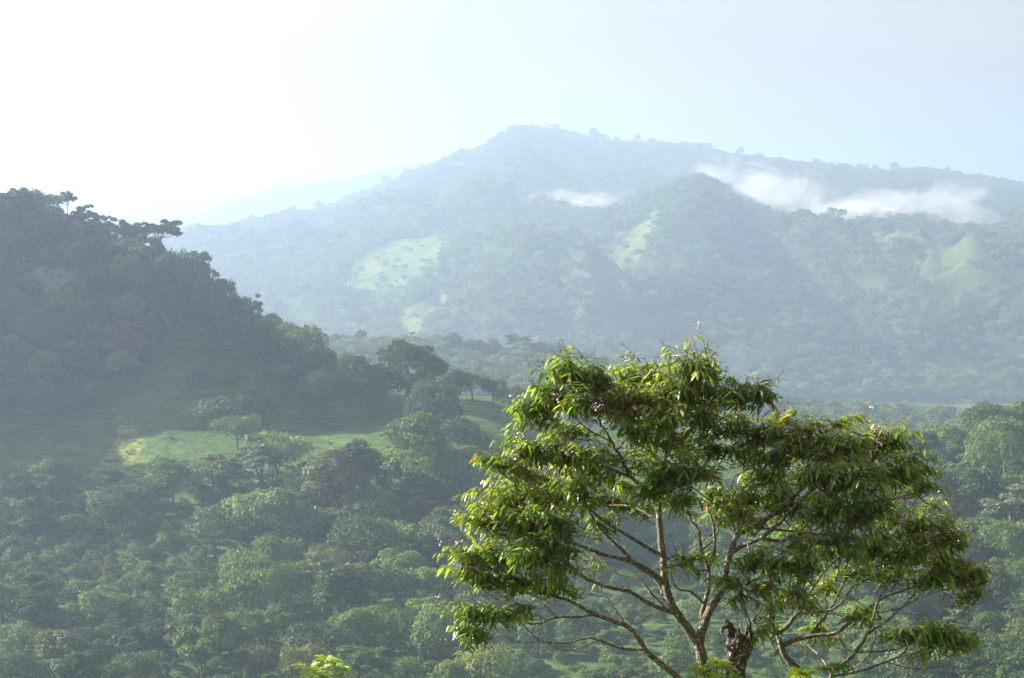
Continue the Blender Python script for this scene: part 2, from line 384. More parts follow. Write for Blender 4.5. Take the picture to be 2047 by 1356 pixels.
# ------------------------------------------------------------------ forest trees
def quads(Cn, Nn, size, rng, asp=0.7):
    """leaf tufts: one kite-shaped face each"""
    n = len(Cn)
    t = rng.normal(size=(n, 3)); t -= (t * Nn).sum(1)[:, None] * Nn
    t /= np.linalg.norm(t, axis=1)[:, None] + 1e-9
    b = np.cross(Nn, t)
    s = size * rng.uniform(0.6, 1.3, (n, 1))
    V = np.stack([Cn - t * s, Cn - b * s * asp + Nn * s * .15, Cn + t * s, Cn + b * s * asp + Nn * s * .1], 1).reshape(-1, 3)
    return V, np.arange(4 * n).reshape(-1, 4)
def crown(seed, w, h, z0, nb, nl, ls, flat=0.75, br=(0.2, 0.34), shell=(0.35, 0.8), dome=False, low=-0.3, gap=0.0):
    """w,h crown width/height in m, z0 height of its underside"""
    rng = np.random.default_rng(seed)
    B = []
    for k in range(nb):
        d = rng.normal(size=3); d /= np.linalg.norm(d)
        if d[2] < low: d[2] = -d[2] * 0.5
        rr = rng.uniform(*shell)
        c = np.array([d[0] * w / 2 * rr, d[1] * w / 2 * rr, z0 + h * 0.5 + d[2] * h / 2 * rr])
        if dome:
            q = rng.uniform(0, 1) ** 0.5; a = rng.uniform(0, 6.283)
            c = np.array([math.cos(a) * q * w * .42, math.sin(a) * q * w * .42, z0 + h * (0.82 * math.sqrt(max(0, 1 - q * q * .85))) + rng.normal() * h * .05])
        r = w * rng.uniform(*br)
        B.append((c, r, rng.uniform(0, 1)))
    Vs, Ts = [], []
    area = sum(b[1] ** 2 for b in B)
    for c, r, tint in B:
        n = int(nl * r * r / area)
        d = rng.normal(size=(n, 3)); d /= np.linalg.norm(d, axis=1)[:, None]
        d[:, 2] = np.where((d[:, 2] < -0.25) & (rng.uniform(size=n) < 0.75), -d[:, 2], d[:, 2])
        lump = 0.85 + 0.95 * fbm(d[:, 0] * 2.6 + seed, d[:, 1] * 2.6 + d[:, 2] * 2.1, seed, 4)
        p = c + d * r * (lump * rng.uniform(0.78, 1.2, n))[:, None] * np.array([1, 1, flat])
        keep = np.ones(n, bool)
        for c2, r2, _ in B:
            if c2 is c: continue
            q = (p - c2) / np.array([1, 1, flat]); keep &= (np.linalg.norm(q, axis=1) > r2 * 0.72)
        if gap: keep &= fbm(p[:, 0] * .5 + 7, p[:, 1] * .5 + p[:, 2] * .4, seed + 5, 2) > -0.5 + gap
        p = p[keep]; d = d[keep]
        nn = d * 0.8 + rng.normal(size=d.shape) * 0.55 + np.array([0, 0, 0.35]); nn /= np.linalg.norm(nn, axis=1)[:, None]
        Vs.append((p, nn)); Ts.append(np.clip(tint * 0.6 + rng.uniform(0, .4, len(p)), 0, 1))
    p = np.concatenate([v[0] for v in Vs]); nn = np.concatenate([v[1] for v in Vs]); t = np.concatenate(Ts)
    V, Fc = quads(p, nn, ls, rng)
    return V, Fc, np.repeat(t, 4), B
def tube(pts, rad, sides=6, close=True):
    pts = [Vector(p) for p in pts]; n = len(pts); V = []; Fc = []
    up = Vector((0.3, 0.9, 0.2))
    for i, p in enumerate(pts):
        t = (pts[min(i + 1, n - 1)] - pts[max(i - 1, 0)]).normalized()
        a = (up - t * up.dot(t))
        if a.length < 1e-3: a = Vector((1, 0, 0)) - t * t.x
        a.normalize(); b = t.cross(a); up = a
        for k in range(sides):
            th = 2 * math.pi * k / sides
            V.append(p + (a * math.cos(th) + b * math.sin(th)) * rad[i])
    for i in range(n - 1):
        for k in range(sides):
            k2 = (k + 1) % sides
            Fc.append((i * sides + k, i * sides + k2, (i + 1) * sides + k2, (i + 1) * sides + k))
    return V, Fc
class Bag:
    def __init__(s): s.V = []; s.F = []; s.n = 0; s.A = []
    def add(s, V, Fc, a=None):
        V = np.array([tuple(v) for v in V]) if not isinstance(V, np.ndarray) else V
        s.V.append(V); s.F.append(np.asarray(Fc) + s.n); s.n += len(V)
        if a is not None: s.A.append(a)
    def mesh(s, name, smooth=True, attr='tint'):
        return mesh_np(name, np.concatenate(s.V), np.concatenate(s.F), smooth, {attr: np.concatenate(s.A)} if s.A else None)
def trunk_mesh(name, seed, B, z0, h, r, nlimb=6, lean=0.06):
    rnd = random.Random(seed); b = Bag()
    top = Vector((rnd.uniform(-1, 1) * h * lean, rnd.uniform(-1, 1) * h * lean, z0 + h * 0.35))
    pts = [Vector((0, 0, -1.0)), Vector((0, 0, 0)), top * 0.35, top * 0.7, top]
    b.add(*tube(pts, [r * 1.5, r * 1.2, r, r * .85, r * .6], 7))
    for c, rr, _ in sorted(B, key=lambda q: -q[1])[:nlimb]:
        e = Vector(c); s = top * rnd.uniform(0.55, 0.95); m = s.lerp(e, .5) + Vector((0, 0, -h * .06))
        b.add(*tube([s, m, e, e + (e - m) * 0.5], [r * .5, r * .34, r * .16, r * .05], 5))
    return b.mesh(name)

MF = {
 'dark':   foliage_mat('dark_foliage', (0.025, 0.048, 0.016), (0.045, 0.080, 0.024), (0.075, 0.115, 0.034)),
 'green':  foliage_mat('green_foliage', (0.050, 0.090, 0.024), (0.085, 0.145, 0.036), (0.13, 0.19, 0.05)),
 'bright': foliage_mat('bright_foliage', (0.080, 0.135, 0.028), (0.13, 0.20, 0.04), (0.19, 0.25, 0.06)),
 'silver': foliage_mat('silvery_foliage', (0.07, 0.10, 0.045), (0.12, 0.155, 0.075), (0.17, 0.20, 0.11), 0.25, 0.6, 0.25),
 'olive':  foliage_mat('olive_foliage', (0.065, 0.085, 0.026), (0.11, 0.13, 0.04), (0.15, 0.17, 0.06)),
 'red':    foliage_mat('rusty_foliage', (0.09, 0.07, 0.03), (0.17, 0.105, 0.05), (0.26, 0.15, 0.07)),
}
M_TRUNK = bark_mat('grey_bark', (0.04, 0.034, 0.022), (0.095, 0.08, 0.052), (0.17, 0.16, 0.11), 2.0)
# kind: crown builder args; unit tree heights are in metres
PROTO = {}
def proto(kind, word, seed, w, h, z0, nb, nl, ls, r, **kw):
    V, Fc, T, B = crown(seed, w, h, z0, nb, nl, ls, **kw)
    PROTO[kind] = dict(me=(V, Fc, T), tr=trunk_mesh(kind + '_trunk', seed, B, z0, h, r, 20 if kind == 'bare' else 8), H=float(np.percentile(V[:, 2], 99.5)), W=w, word=word, cm={})
proto('round', 'round-crowned', 1, 11, 9.5, 1.2, 26, 6400, 0.32, .3, br=(.13, .27))
proto('rounder', 'round-crowned', 2, 10, 9, 1.2, 20, 5200, 0.32, .3)
proto('tall', 'tall lumpy', 3, 8, 13.5, 1.2, 20, 5600, 0.34, .3, br=(.2, .32))
proto('spreading', 'broad spreading', 4, 15, 8, 2.0, 40, 8000, 0.34, .35, flat=.55, br=(.09, .17))
proto('umbrella', 'flat-topped umbrella', 5, 12, 5.5, 6.0, 38, 5600, 0.30, .25, flat=.45, br=(.06, .12), shell=(.3, 1.0), gap=.12)
proto('layered', 'loosely layered', 6, 12, 10, 2, 44, 7000, 0.32, .28, flat=.5, br=(.07, .14), shell=(.4, .95), gap=.1)
proto('sparse', 'thin open-crowned', 7, 8, 10, 3.5, 17, 2400, 0.32, .2, flat=.6, br=(.1, .17), shell=(.4, 1.0), gap=.25)
proto('dome', 'huge dome-shaped', 8, 24, 15, 0.6, 90, 19000, 0.36, .8, flat=.5, br=(.08, .14), dome=True)
proto('bush', 'low bushy', 9, 7, 5, 0.3, 14, 3600, 0.28, .15, br=(.2, .3))
proto('wide', 'wide bushy', 10, 14, 9, 1.2, 26, 6600, 0.34, .3, br=(.15, .25))
proto('bare', 'half-bare', 12, 10, 11, 3.0, 26, 1300, 0.3, .24, flat=.6, br=(.09, .15), shell=(.5, 1.0), gap=.3)
PROTO['bare']['bark'] = bark_mat('pale_bark', (0.22, 0.20, 0.17), (0.40, 0.37, 0.32), (0.5, 0.48, 0.42), 2.0)
def tree(kind, colour, pos, ht, wid=None, label=None, group=None, rot=None, name=None, cat='tree'):
    p = PROTO[kind]
    if colour not in p['cm']:
        V, Fc, T = p['me']; me = mesh_np(kind + '_crown', V, Fc, False, {'tint': T}); me.materials.append(MF[colour]); p['cm'][colour] = me
    e = bpy.data.objects.new(name or ('shrub' if kind == 'bush' else 'tree'), None); COL.objects.link(e)
    e.location = pos; s = ht / p['H']; sw = s if wid is None else wid / p['W']
    e.scale = (sw, sw, s); e.rotation_euler = (0, 0, rot if rot is not None else RND.uniform(0, 6.28))
    tag(e, label, cat, group)
    link('trunk', p['tr'], p.get('bark', M_TRUNK), e); link('crown', p['cm'][colour], None, e)
    return e
RND = random.Random(11)

TREES = []      # every single tree of the near hills: (zone, col, row_top, width px, height px, kind, colour, extra label)
def T_(zone, c, rt, w, h, kind, colour, lab=None): TREES.append([zone, c, rt, w, h, kind, colour, lab])
# the crest of the left hill, traced along its skyline
for c, rt, w, h, k, col, lab in [
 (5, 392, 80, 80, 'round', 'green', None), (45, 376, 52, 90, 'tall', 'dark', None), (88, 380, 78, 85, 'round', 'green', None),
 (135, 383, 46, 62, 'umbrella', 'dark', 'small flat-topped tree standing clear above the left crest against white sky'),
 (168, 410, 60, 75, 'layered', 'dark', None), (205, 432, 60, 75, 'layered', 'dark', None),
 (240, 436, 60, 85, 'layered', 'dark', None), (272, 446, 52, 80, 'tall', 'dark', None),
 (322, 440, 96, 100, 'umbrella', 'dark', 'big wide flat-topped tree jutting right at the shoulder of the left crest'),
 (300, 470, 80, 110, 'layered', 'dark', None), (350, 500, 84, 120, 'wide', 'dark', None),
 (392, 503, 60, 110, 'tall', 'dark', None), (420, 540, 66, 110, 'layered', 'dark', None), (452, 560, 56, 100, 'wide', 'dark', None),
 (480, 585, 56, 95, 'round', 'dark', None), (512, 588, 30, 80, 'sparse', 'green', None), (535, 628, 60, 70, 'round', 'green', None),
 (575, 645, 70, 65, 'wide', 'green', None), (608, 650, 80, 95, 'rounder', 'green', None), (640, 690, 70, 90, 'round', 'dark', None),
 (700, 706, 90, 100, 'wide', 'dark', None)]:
    T_('crest', c, rt, w, h, k, col, lab)
# wooded face of the left hill
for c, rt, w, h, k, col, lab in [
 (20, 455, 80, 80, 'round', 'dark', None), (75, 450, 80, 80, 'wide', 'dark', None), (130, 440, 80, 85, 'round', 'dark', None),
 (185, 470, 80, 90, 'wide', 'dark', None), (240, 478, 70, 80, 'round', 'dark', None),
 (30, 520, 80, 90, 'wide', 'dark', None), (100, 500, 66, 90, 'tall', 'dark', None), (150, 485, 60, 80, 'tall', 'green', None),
 (200, 530, 60, 80, 'round', 'dark', None), (255, 508, 80, 95, 'spreading', 'bright', 'broad tree coloured pale green as if catching light on the face of the left hill'),  # bright crowns of this face: sunlight put into the foliage colour
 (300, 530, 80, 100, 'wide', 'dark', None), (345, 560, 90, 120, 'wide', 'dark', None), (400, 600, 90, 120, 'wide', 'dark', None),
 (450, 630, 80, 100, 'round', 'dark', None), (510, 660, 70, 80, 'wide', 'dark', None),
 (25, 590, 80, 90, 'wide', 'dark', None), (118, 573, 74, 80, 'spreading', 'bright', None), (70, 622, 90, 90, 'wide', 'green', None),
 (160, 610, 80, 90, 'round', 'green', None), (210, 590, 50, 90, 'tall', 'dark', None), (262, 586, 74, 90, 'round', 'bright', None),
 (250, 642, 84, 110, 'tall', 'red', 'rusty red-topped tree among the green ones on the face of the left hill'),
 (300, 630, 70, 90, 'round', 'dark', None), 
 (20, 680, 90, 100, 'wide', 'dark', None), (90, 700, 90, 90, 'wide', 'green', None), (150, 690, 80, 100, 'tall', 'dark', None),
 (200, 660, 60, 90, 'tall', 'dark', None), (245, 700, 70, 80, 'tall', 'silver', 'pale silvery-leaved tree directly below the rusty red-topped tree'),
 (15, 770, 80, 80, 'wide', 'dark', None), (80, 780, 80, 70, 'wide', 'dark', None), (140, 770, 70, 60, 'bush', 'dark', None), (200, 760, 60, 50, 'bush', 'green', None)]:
    T_('face', c, rt, w, h, k, col, lab)
# the hollow and the huge dome tree
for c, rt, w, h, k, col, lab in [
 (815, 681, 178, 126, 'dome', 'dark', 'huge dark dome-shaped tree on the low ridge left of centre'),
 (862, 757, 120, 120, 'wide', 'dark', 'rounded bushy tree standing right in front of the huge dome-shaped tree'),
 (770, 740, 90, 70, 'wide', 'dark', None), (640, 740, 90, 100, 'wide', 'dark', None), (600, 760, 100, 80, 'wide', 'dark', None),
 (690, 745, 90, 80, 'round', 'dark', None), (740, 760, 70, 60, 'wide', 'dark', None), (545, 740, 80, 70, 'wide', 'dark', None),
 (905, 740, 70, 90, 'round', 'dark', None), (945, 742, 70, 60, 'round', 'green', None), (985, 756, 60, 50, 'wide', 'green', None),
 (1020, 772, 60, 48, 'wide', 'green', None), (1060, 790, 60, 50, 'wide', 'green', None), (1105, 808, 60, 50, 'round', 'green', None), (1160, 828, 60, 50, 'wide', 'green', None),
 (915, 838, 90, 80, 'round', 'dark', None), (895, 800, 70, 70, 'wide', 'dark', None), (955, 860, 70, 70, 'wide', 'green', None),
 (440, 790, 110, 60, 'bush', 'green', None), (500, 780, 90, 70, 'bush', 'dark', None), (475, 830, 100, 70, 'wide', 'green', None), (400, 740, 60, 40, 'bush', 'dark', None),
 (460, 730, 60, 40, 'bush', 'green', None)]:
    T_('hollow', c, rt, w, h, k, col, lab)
def pick(p):
    return RND.choices([q[0] for q in p], [q[1] for q in p])[0]
MIXW = [(('round', 'green'), 4), (('rounder', 'bright'), 2.4), (('tall', 'olive'), 1.6), (('wide', 'green'), 3), (('spreading', 'bright'), 2), (('layered', 'green'), 3),
        (('wide', 'olive'), 2), (('round', 'silver'), 1.3), (('layered', 'silver'), 1), (('tall', 'dark'), 1.5), (('rounder', 'dark'), 2), (('sparse', 'silver'), .8)]
def scatter(zone, poly, step, w0, w1, hr=(0.7, 1.1), mixw=MIXW, tiers=None):
    """rows of crowns like those in the photo's woods, back to front"""
    xs = [p[0] for p in poly]; ys = [p[1] for p in poly]
    r = min(ys)
    while r < max(ys):
        c = min(xs) + RND.uniform(0, step)
        while c < max(xs):
            cc, rr = c, r + RND.uniform(-.3, .3) * step * .6
            if in_poly(np.array([cc]), np.array([rr]), poly)[0]:
                k, col = pick(mixw); w = RND.uniform(w0, w1); h = w * RND.uniform(*hr) * (1.18 if k == 'tall' else .8 if k in ('spreading', 'umbrella') else 1)
                T_(zone, cc, rr - h, w, h, k, col, None)
            c += step * RND.uniform(.8, 1.25)
        r += step * .62
# positions below are tree feet
scatter('wood', [(330, 1000), (500, 965), (930, 965), (960, 1060), (980, 1300), (980, 1400), (330, 1400), (370, 1250), (420, 1150), (340, 1080)], 84, 84, 138)
scatter('corner', [(-30, 1260), (60, 1230), (330, 1260), (330, 1400), (-30, 1400)], 66, 70, 110, mixw=[(('wide', 'dark'), 3), (('round', 'green'), 2), (('tall', 'olive'), 1), (('layered', 'dark'), 2), (('tall', 'dark'), 1)])
scatter('flank', [(-30, 960), (130, 985), (330, 1010), (330, 1060), (180, 1090), (-30, 1130)], 64, 60, 96, mixw=[(('wide', 'dark'), 3), (('round', 'green'), 3), (('spreading', 'green'), 1), (('layered', 'dark'), 2)])
scatter('slope', [(1000, 960), (1500, 1000), (1700, 1000), (1700, 1400), (980, 1400), (980, 1200)], 96, 50, 88, mixw=[(('bush', 'green'), 3), (('wide', 'green'), 2), (('round', 'dark'), 2), (('layered', 'olive'), 2), (('sparse', 'silver'), 1), (('rounder', 'bright'), 1)])
scatter('right', [(1480, 910), (1850, 900), (2080, 900), (2080, 1400), (1720, 1400), (1700, 1000), (1480, 960)], 80, 84, 130)
for c, rt, w, h, k, col, lab in [
 (270, 1020, 50, 50, 'sparse', 'silver', None), (190, 1030, 40, 60, 'sparse', 'green', None), (215, 1110, 34, 80, 'sparse', 'olive', None), (275, 1140, 52, 90, 'sparse', 'silver', None), (325, 1205, 40, 50, 'sparse', 'olive', None),
 (110, 1100, 50, 60, 'sparse', 'green', None), (165, 1160, 46, 50, 'bush', 'green', None), (70, 1150, 60, 60, 'round', 'dark', None)]:
    T_('glade', c, rt, w, h, k, col, lab)
for c, rt, w, h, k, col, lab in [
 (1965, 803, 120, 110, 'wide', 'dark', 'big dark dome-topped tree at the right edge, above the pale green one'),
 (2010, 832, 120, 130, 'round', 'bright', 'large pale yellow-green tree at the right edge in front of the dark dome'),
 (1885, 845, 80, 80, 'rounder', 'green', None)]:
    T_('right', c, rt, w, h, k, col, lab)
for c, rt, w, h, k, col, lab in [
 (705, 985, 84, 105, 'bare', 'silver', 'half-bare tree with pale forking branches in the upper central wood'),
 (640, 950, 60, 90, 'bare', 'olive', 'smaller half-bare brownish tree left of the pale forking one in the central wood'),
 (700, 1125, 90, 120, 'tall', 'olive', None), (430, 905, 90, 95, 'rounder', 'bright', None), (560, 985, 90, 90, 'round', 'green', None), (760, 905, 84, 90, 'round', 'dark', None)]:
    T_('wood', c, rt, w, h, k, col, lab)
# trees on the middle ridge, standing against the far mountain
MID = []
for c, rt, w, h, k, col, lab in [
 (672, 668, 28, 40, 'round', 'dark', None), (700, 672, 34, 36, 'wide', 'green', None), (722, 659, 30, 46, 'umbrella', 'dark', None), (750, 672, 36, 36, 'wide', 'green', None), (775, 676, 36, 34, 'round', 'green', None),
 (828, 664, 34, 46, 'sparse', 'green', None), (858, 680, 32, 34, 'round', 'green', None), (900, 665, 46, 56, 'round', 'dark', None), (930, 680, 32, 40, 'layered', 'green', None), (952, 680, 38, 46, 'round', 'dark', None),
 (988, 690, 36, 40, 'layered', 'dark', None), (1012, 692, 30, 40, 'wide', 'green', None), (1036, 668, 62, 60, 'umbrella', 'dark', 'lone flat-topped umbrella tree on the hazy middle ridge'), (1070, 682, 50, 46, 'wide', 'dark', None), (1105, 684, 52, 50, 'wide', 'dark', None),
 (1145, 698, 50, 50, 'wide', 'dark', None), (1190, 710, 50, 50, 'round', 'dark', None),
 (920, 712, 60, 40, 'wide', 'green', None), (965, 716, 70, 44, 'wide', 'green', None), (1015, 735, 80, 44, 'wide', 'green', None), (1060, 745, 60, 44, 'wide', 'green', None), (660, 700, 40, 40, 'sparse', 'green', None),
 (1575, 800, 50, 46, 'wide', 'dark', None), (1620, 812, 46, 40, 'wide', 'green', None), (1665, 828, 50, 36, 'round', 'green', None), (1710, 826, 50, 40, 'wide', 'olive', None), (1755, 820, 50, 44, 'round', 'dark', None), (1800, 818, 56, 46, 'wide', 'dark', None), (1845, 826, 40, 40, 'round', 'green', None)]:
    MID.append(['mid', c, rt, w, h, k, col, lab])

ZD = dict(crest=(560, 880), face=(560, 860), hollow=(560, 720), wood=(380, 640), corner=(380, 640), flank=(400, 660), slope=(380, 680), right=(380, 720), glade=(400, 660), mid=(1150, 1440))
WHERE = dict(crest='along the left skyline', face='on the left hill face', hollow='around the grassy hollow', wood='of the lower central wood', corner='of the bottom left wood', flank='below the landslip', slope='behind the flowering tree', right='at the right edge', glade='in the shaded clearing', mid='on the hazy middle ridge')
WHERE0 = dict(crest='along the skyline of the left hill', face='on the wooded face of the left hill', hollow='around the grassy hollow below the dome-shaped tree',
             wood='of the lower central wood', corner='of the bottom left wood', flank='of the dark trees below the landslip', slope='of the bushy slope behind the flowering tree',
             right='of the woods at the right edge', glade='in the shaded lower left clearing', mid='on the hazy middle ridge')
CW = dict(dark='dark green', green='mid green', bright='pale green', silver='silvery green', olive='olive green', red='rusty red')
ORD = ['first', 'second', 'third', 'fourth', 'fifth', 'sixth', 'seventh', 'eighth', 'ninth', 'tenth', 'eleventh', 'twelfth', 'thirteenth', 'fourteenth', 'fifteenth', 'sixteenth', 'seventeenth', 'eighteenth', 'nineteenth', 'twentieth',
       'twenty-first', 'twenty-second', 'twenty-third', 'twenty-fourth', 'twenty-fifth', 'twenty-sixth', 'twenty-seventh', 'twenty-eighth', 'twenty-ninth', 'thirtieth', 'thirty-first', 'thirty-second', 'thirty-third', 'thirty-fourth', 'thirty-fifth']
bases = []
placed = []
for t in TREES + MID:
    zone, c, rt, w, h, k, col, lab = t
    d0, d1 = ZD[zone]
    x, y, z = hit(c, rt + h, d0, d1)
    cc, rr = project(x, y, z)
    ht = max((rr - rt), h * 0.75) * y / F; wd = w * y / F
    placed.append((t, (x, y, z), ht, wd)); bases.append((x, y, wd))
# tiers inside each zone, then counted from the left
for zone in ZD:
    L = sorted([p for p in placed if p[0][0] == zone], key=lambda p: p[0][2] + p[0][4])
    per = 11 if zone in ('wood', 'right') else 12
    nt_ = max(1, round(len(L) / per)); TN = ['top', 'second', 'third', 'fourth', 'fifth', 'sixth', 'seventh', 'eighth', 'ninth', 'tenth', 'eleventh']
    for ti in range(nt_):
        tier = sorted(L[len(L) * ti // nt_: len(L) * (ti + 1) // nt_], key=lambda p: p[0][1])
        for i, p in enumerate(tier):
            t = p[0]; k, col = t[5], t[6]
            if t[7]: lab = t[7]
            else:
                tn = '' if nt_ == 1 else ' in the %s tier' % (TN[ti] if ti < nt_ - 1 else 'lowest')
                lab = '%s %s %s, %s from left%s %s' % (CW[col], PROTO[k]['word'], 'shrub' if k == 'bush' else 'tree', ORD[i], tn, WHERE[zone])
                if len(lab.split()) > 16: lab = lab.replace(PROTO[k]['word'] + ' ', PROTO[k]['word'].split()[-1] + ' ')
                if len(lab.split()) > 16: lab = lab.replace(' in the ', ' in ')
            tree(k, col, Vector(p[1]), p[2], p[3] if k != 'dome' else p[3], lab, 'trees ' + (WHERE[zone] if not WHERE[zone].startswith('of') else 'in' + WHERE[zone][2:]), cat='shrub' if k == 'bush' else 'tree')
print('individual trees', len(placed))

# ------------------------------------------------------------------ the rest of the forest: one mass
def gn_instances(name, pts, scales, rots, idx, protos, label=None):
    me = bpy.data.meshes.new(name); me.vertices.add(len(pts)); me.vertices.foreach_set('co', np.asarray(pts, np.float32).ravel())
    for an, av, ty in (('sc', scales, 'FLOAT'), ('rz', rots, 'FLOAT'), ('pi', idx, 'INT')):
        a = me.attributes.new(an, ty, 'POINT'); a.data.foreach_set('value', np.asarray(av, np.float32 if ty == 'FLOAT' else np.int32))
    o = link(name, me); o['kind'] = 'stuff'
    if label: o['label'] = label
    pc = bpy.data.collections.new(name + '_kinds')
    for i, (m, mt) in enumerate(protos):
        q = bpy.data.objects.new('%s_kind_%02d' % (name, i), m)
        if not m.materials: m.materials.append(mt)
        pc.objects.link(q)
    ng = bpy.data.node_groups.new(name, 'GeometryNodeTree')
    ng.interface.new_socket('Geometry', in_out='INPUT', socket_type='NodeSocketGeometry')
    ng.interface.new_socket('Geometry', in_out='OUTPUT', socket_type='NodeSocketGeometry')
    n = ng.nodes; L = ng.links.new
    gi, go = n.new('NodeGroupInput'), n.new('NodeGroupOutput')
    ip = n.new('GeometryNodeInstanceOnPoints'); ci = n.new('GeometryNodeCollectionInfo')
    ci.inputs['Collection'].default_value = pc; ci.inputs['Separate Children'].default_value = True; ci.inputs['Reset Children'].default_value = True
    def attr(nm, dt):
        a = n.new('GeometryNodeInputNamedAttribute'); a.data_type = dt; a.inputs['Name'].default_value = nm; return a.outputs['Attribute']
    cx = n.new('ShaderNodeCombineXYZ'); L(attr('rz', 'FLOAT'), cx.inputs[2])
    L(gi.outputs[0], ip.inputs['Points']); L(ci.outputs[0], ip.inputs['Instance']); ip.inputs['Pick Instance'].default_value = True
    L(attr('pi', 'INT'), ip.inputs['Instance Index']); L(cx.outputs[0], ip.inputs['Rotation']); L(attr('sc', 'FLOAT'), ip.inputs['Scale'])
    L(ip.outputs[0], go.inputs[0])
    md = o.modifiers.new('scatter', 'NODES'); md.node_group = ng
    return o
rng = np.random.default_rng(5)
def lowtree(seed, w, h, z0, nb, nl, ls, mt, **kw):
    V, Fc, T, B = crown(seed, w, h, z0, nb, nl, ls, **kw)
    me = mesh_np('forest_tree', V, Fc, False, {'tint': T}); return (me, mt)
LOW = [lowtree(21, 11, 8, 3, 9, 620, 0.75, MF['dark']), lowtree(22, 10, 9, 3, 10, 620, 0.7, MF['green']), lowtree(23, 12, 7, 3, 10, 620, 0.75, MF['green'], flat=.5),
       lowtree(24, 13, 4.5, 6.5, 9, 420, 0.7, MF['dark'], flat=.4), lowtree(25, 8, 11, 3, 9, 560, 0.7, MF['olive']), lowtree(26, 9, 8, 2, 8, 560, 0.7, MF['bright']),
       lowtree(27, 6, 4, 0, 7, 320, 0.55, MF['green']), lowtree(28, 5, 3.5, 0, 7, 300, 0.5, MF['bright'])]
def field(x0, x1, y0, y1, sp, jit=.48):
    """jittered grid of feet over depth y0..y1 inside the view wedge"""
    ys = np.arange(y0, y1, sp); out = []
    for y in ys:
        xs = np.arange(x0 * y, x1 * y, sp)
        out.append(np.stack([xs, np.full(len(xs), y)], 1))
    p = np.concatenate(out); p += rng.uniform(-jit, jit, p.shape) * sp
    return p
pts, sc, idx = [], [], []
def add_forest(p, prob_open, s0, s1, kinds, hide=True):
    z = height(p[:, 0], p[:, 1]); g = grass_at(p[:, 0], p[:, 1], z)
    keep = rng.uniform(size=len(p)) < np.where(g > .5, prob_open, 1.0)
    if hide:   # leave out what the crest in front hides completely
        dz = height(p[:, 0] * .985, p[:, 1] * .985); ang = z / p[:, 1]; 
        keep &= (z + 16) / p[:, 1] > (dz - 4) / (p[:, 1] * .985)
    p, z, g = p[keep], z[keep], g[keep]
    pts.append(np.stack([p[:, 0], p[:, 1], z - .4], 1)); sc.append(rng.uniform(s0, s1, len(p)) * np.where(g > .5, .7, 1.0))
    idx.append(rng.choice(kinds, len(p)))
add_forest(field(-.3, .3, 2180, 5150, 11), 0.12, .7, 1.45, [0, 1, 1, 1, 4, 5, 5, 2])
add_forest(field(-.3, .3, 2180, 5150, 34), 0.03, 1.2, 1.7, [0, 1, 4, 5, 5])
add_forest(field(-.3, .3, 1020, 1700, 9), 0.8, .6, 1.15, [0, 1, 1, 2, 2, 4, 5], hide=False)
add_forest(field(-.29, .29, 1700, 2180, 10), 0.12, .6, 1.1, [0, 1, 2, 5])
p = field(-.29, .29, 880, 1020, 9); add_forest(p, .7, .7, 1.1, [0, 1, 2], hide=False)
# crests beyond the left hill and the woods off to the sides
def crest(key, c0, c1, n, s0, s1, kinds, spread=30):
    c = rng.uniform(c0, c1, n); gi = np.clip(((c - CT[0]) / (CT[1] - CT[0])).astype(int), 0, len(CT) - 1)
    y = TD[key][gi] + rng.uniform(-spread, spread * .4, n); x = (c - CX) / F * y; z = height(x, y)
    k = fbm(c / 30, c * 0, 61, 3) > -.08
    pts.append(np.stack([x, y, z - .5], 1)[k]); sc.append((s0 + (s1 - s0) * rng.uniform(size=n) ** 2.2)[k]); idx.append(rng.choice(kinds, n)[k])
crest(14, 340, 2120, 340, 1.1, 2.9, [0, 1, 4, 3, 5, 4])
crest(12, 1060, 2120, 220, .9, 2.1, [0, 1, 4, 3, 5])
PTS = np.concatenate(pts); SC = np.concatenate(sc); IDX = np.concatenate(idx)
print('forest mass', len(PTS))
gn_instances('forest', PTS, SC, rng.uniform(0, 6.28, len(PTS)), IDX, LOW, 'hazy continuous forest over the valley and the far mountains')

# undergrowth between the single trees of the near hills, and trees outside the frame
up, us, ui = [], [], []
def under(poly, sp, s0, s1, kinds, d0=380, d1=880, prob=1.0):
    p = field(-.27, .27, d0, d1, sp); z = height(p[:, 0], p[:, 1]); px, py = project(p[:, 0], p[:, 1], z)
    k = in_poly(px, py, poly) & (rng.uniform(size=len(p)) < prob)
    p, z = p[k], z[k]
    up.append(np.stack([p[:, 0], p[:, 1], z - .3], 1)); us.append(rng.uniform(s0, s1, len(p))); ui.append(rng.choice(kinds, len(p)))
UP = [PROTO['bush']['me'], PROTO['round']['me']]
under([(330, 990), (500, 940), (960, 930), (1000, 1400), (330, 1400), (380, 1200)], 4.0, .3, .68, [0, 0, 1])
under([(-100, 1250), (330, 1270), (330, 1420), (-100, 1420)], 4.2, .35, .75, [0, 1, 2])
under([(-100, 960), (300, 1000), (330, 1050), (-100, 1120)], 5, .5, .9, [0, 1])
under([(-100, 380), (330, 480), (420, 600), (520, 680), (450, 665), (335, 650), (300, 740), (180, 790), (-100, 850)], 4.6, .6, 1.2, [0, 0, 1])
under([(380, 600), (700, 690), (760, 800), (560, 770), (480, 700)], 4.6, .5, 1.1, [0, 0, 1])
under([(980, 950), (1500, 980), (1720, 960), (1720, 1400), (980, 1400)], 5.0, .3, .8, [0, 1, 2, 3], prob=.75)
under([(1480, 900), (2150, 870), (2150, 1420), (1700, 1420), (1700, 960)], 4.2, .4, .95, [0, 0, 1, 3])
under([(-100, 990), (330, 1040), (400, 1150), (330, 1290), (-100, 1280)], 4.2, .3, 1.0, [0, 0, 1, 2, 1], prob=.92)
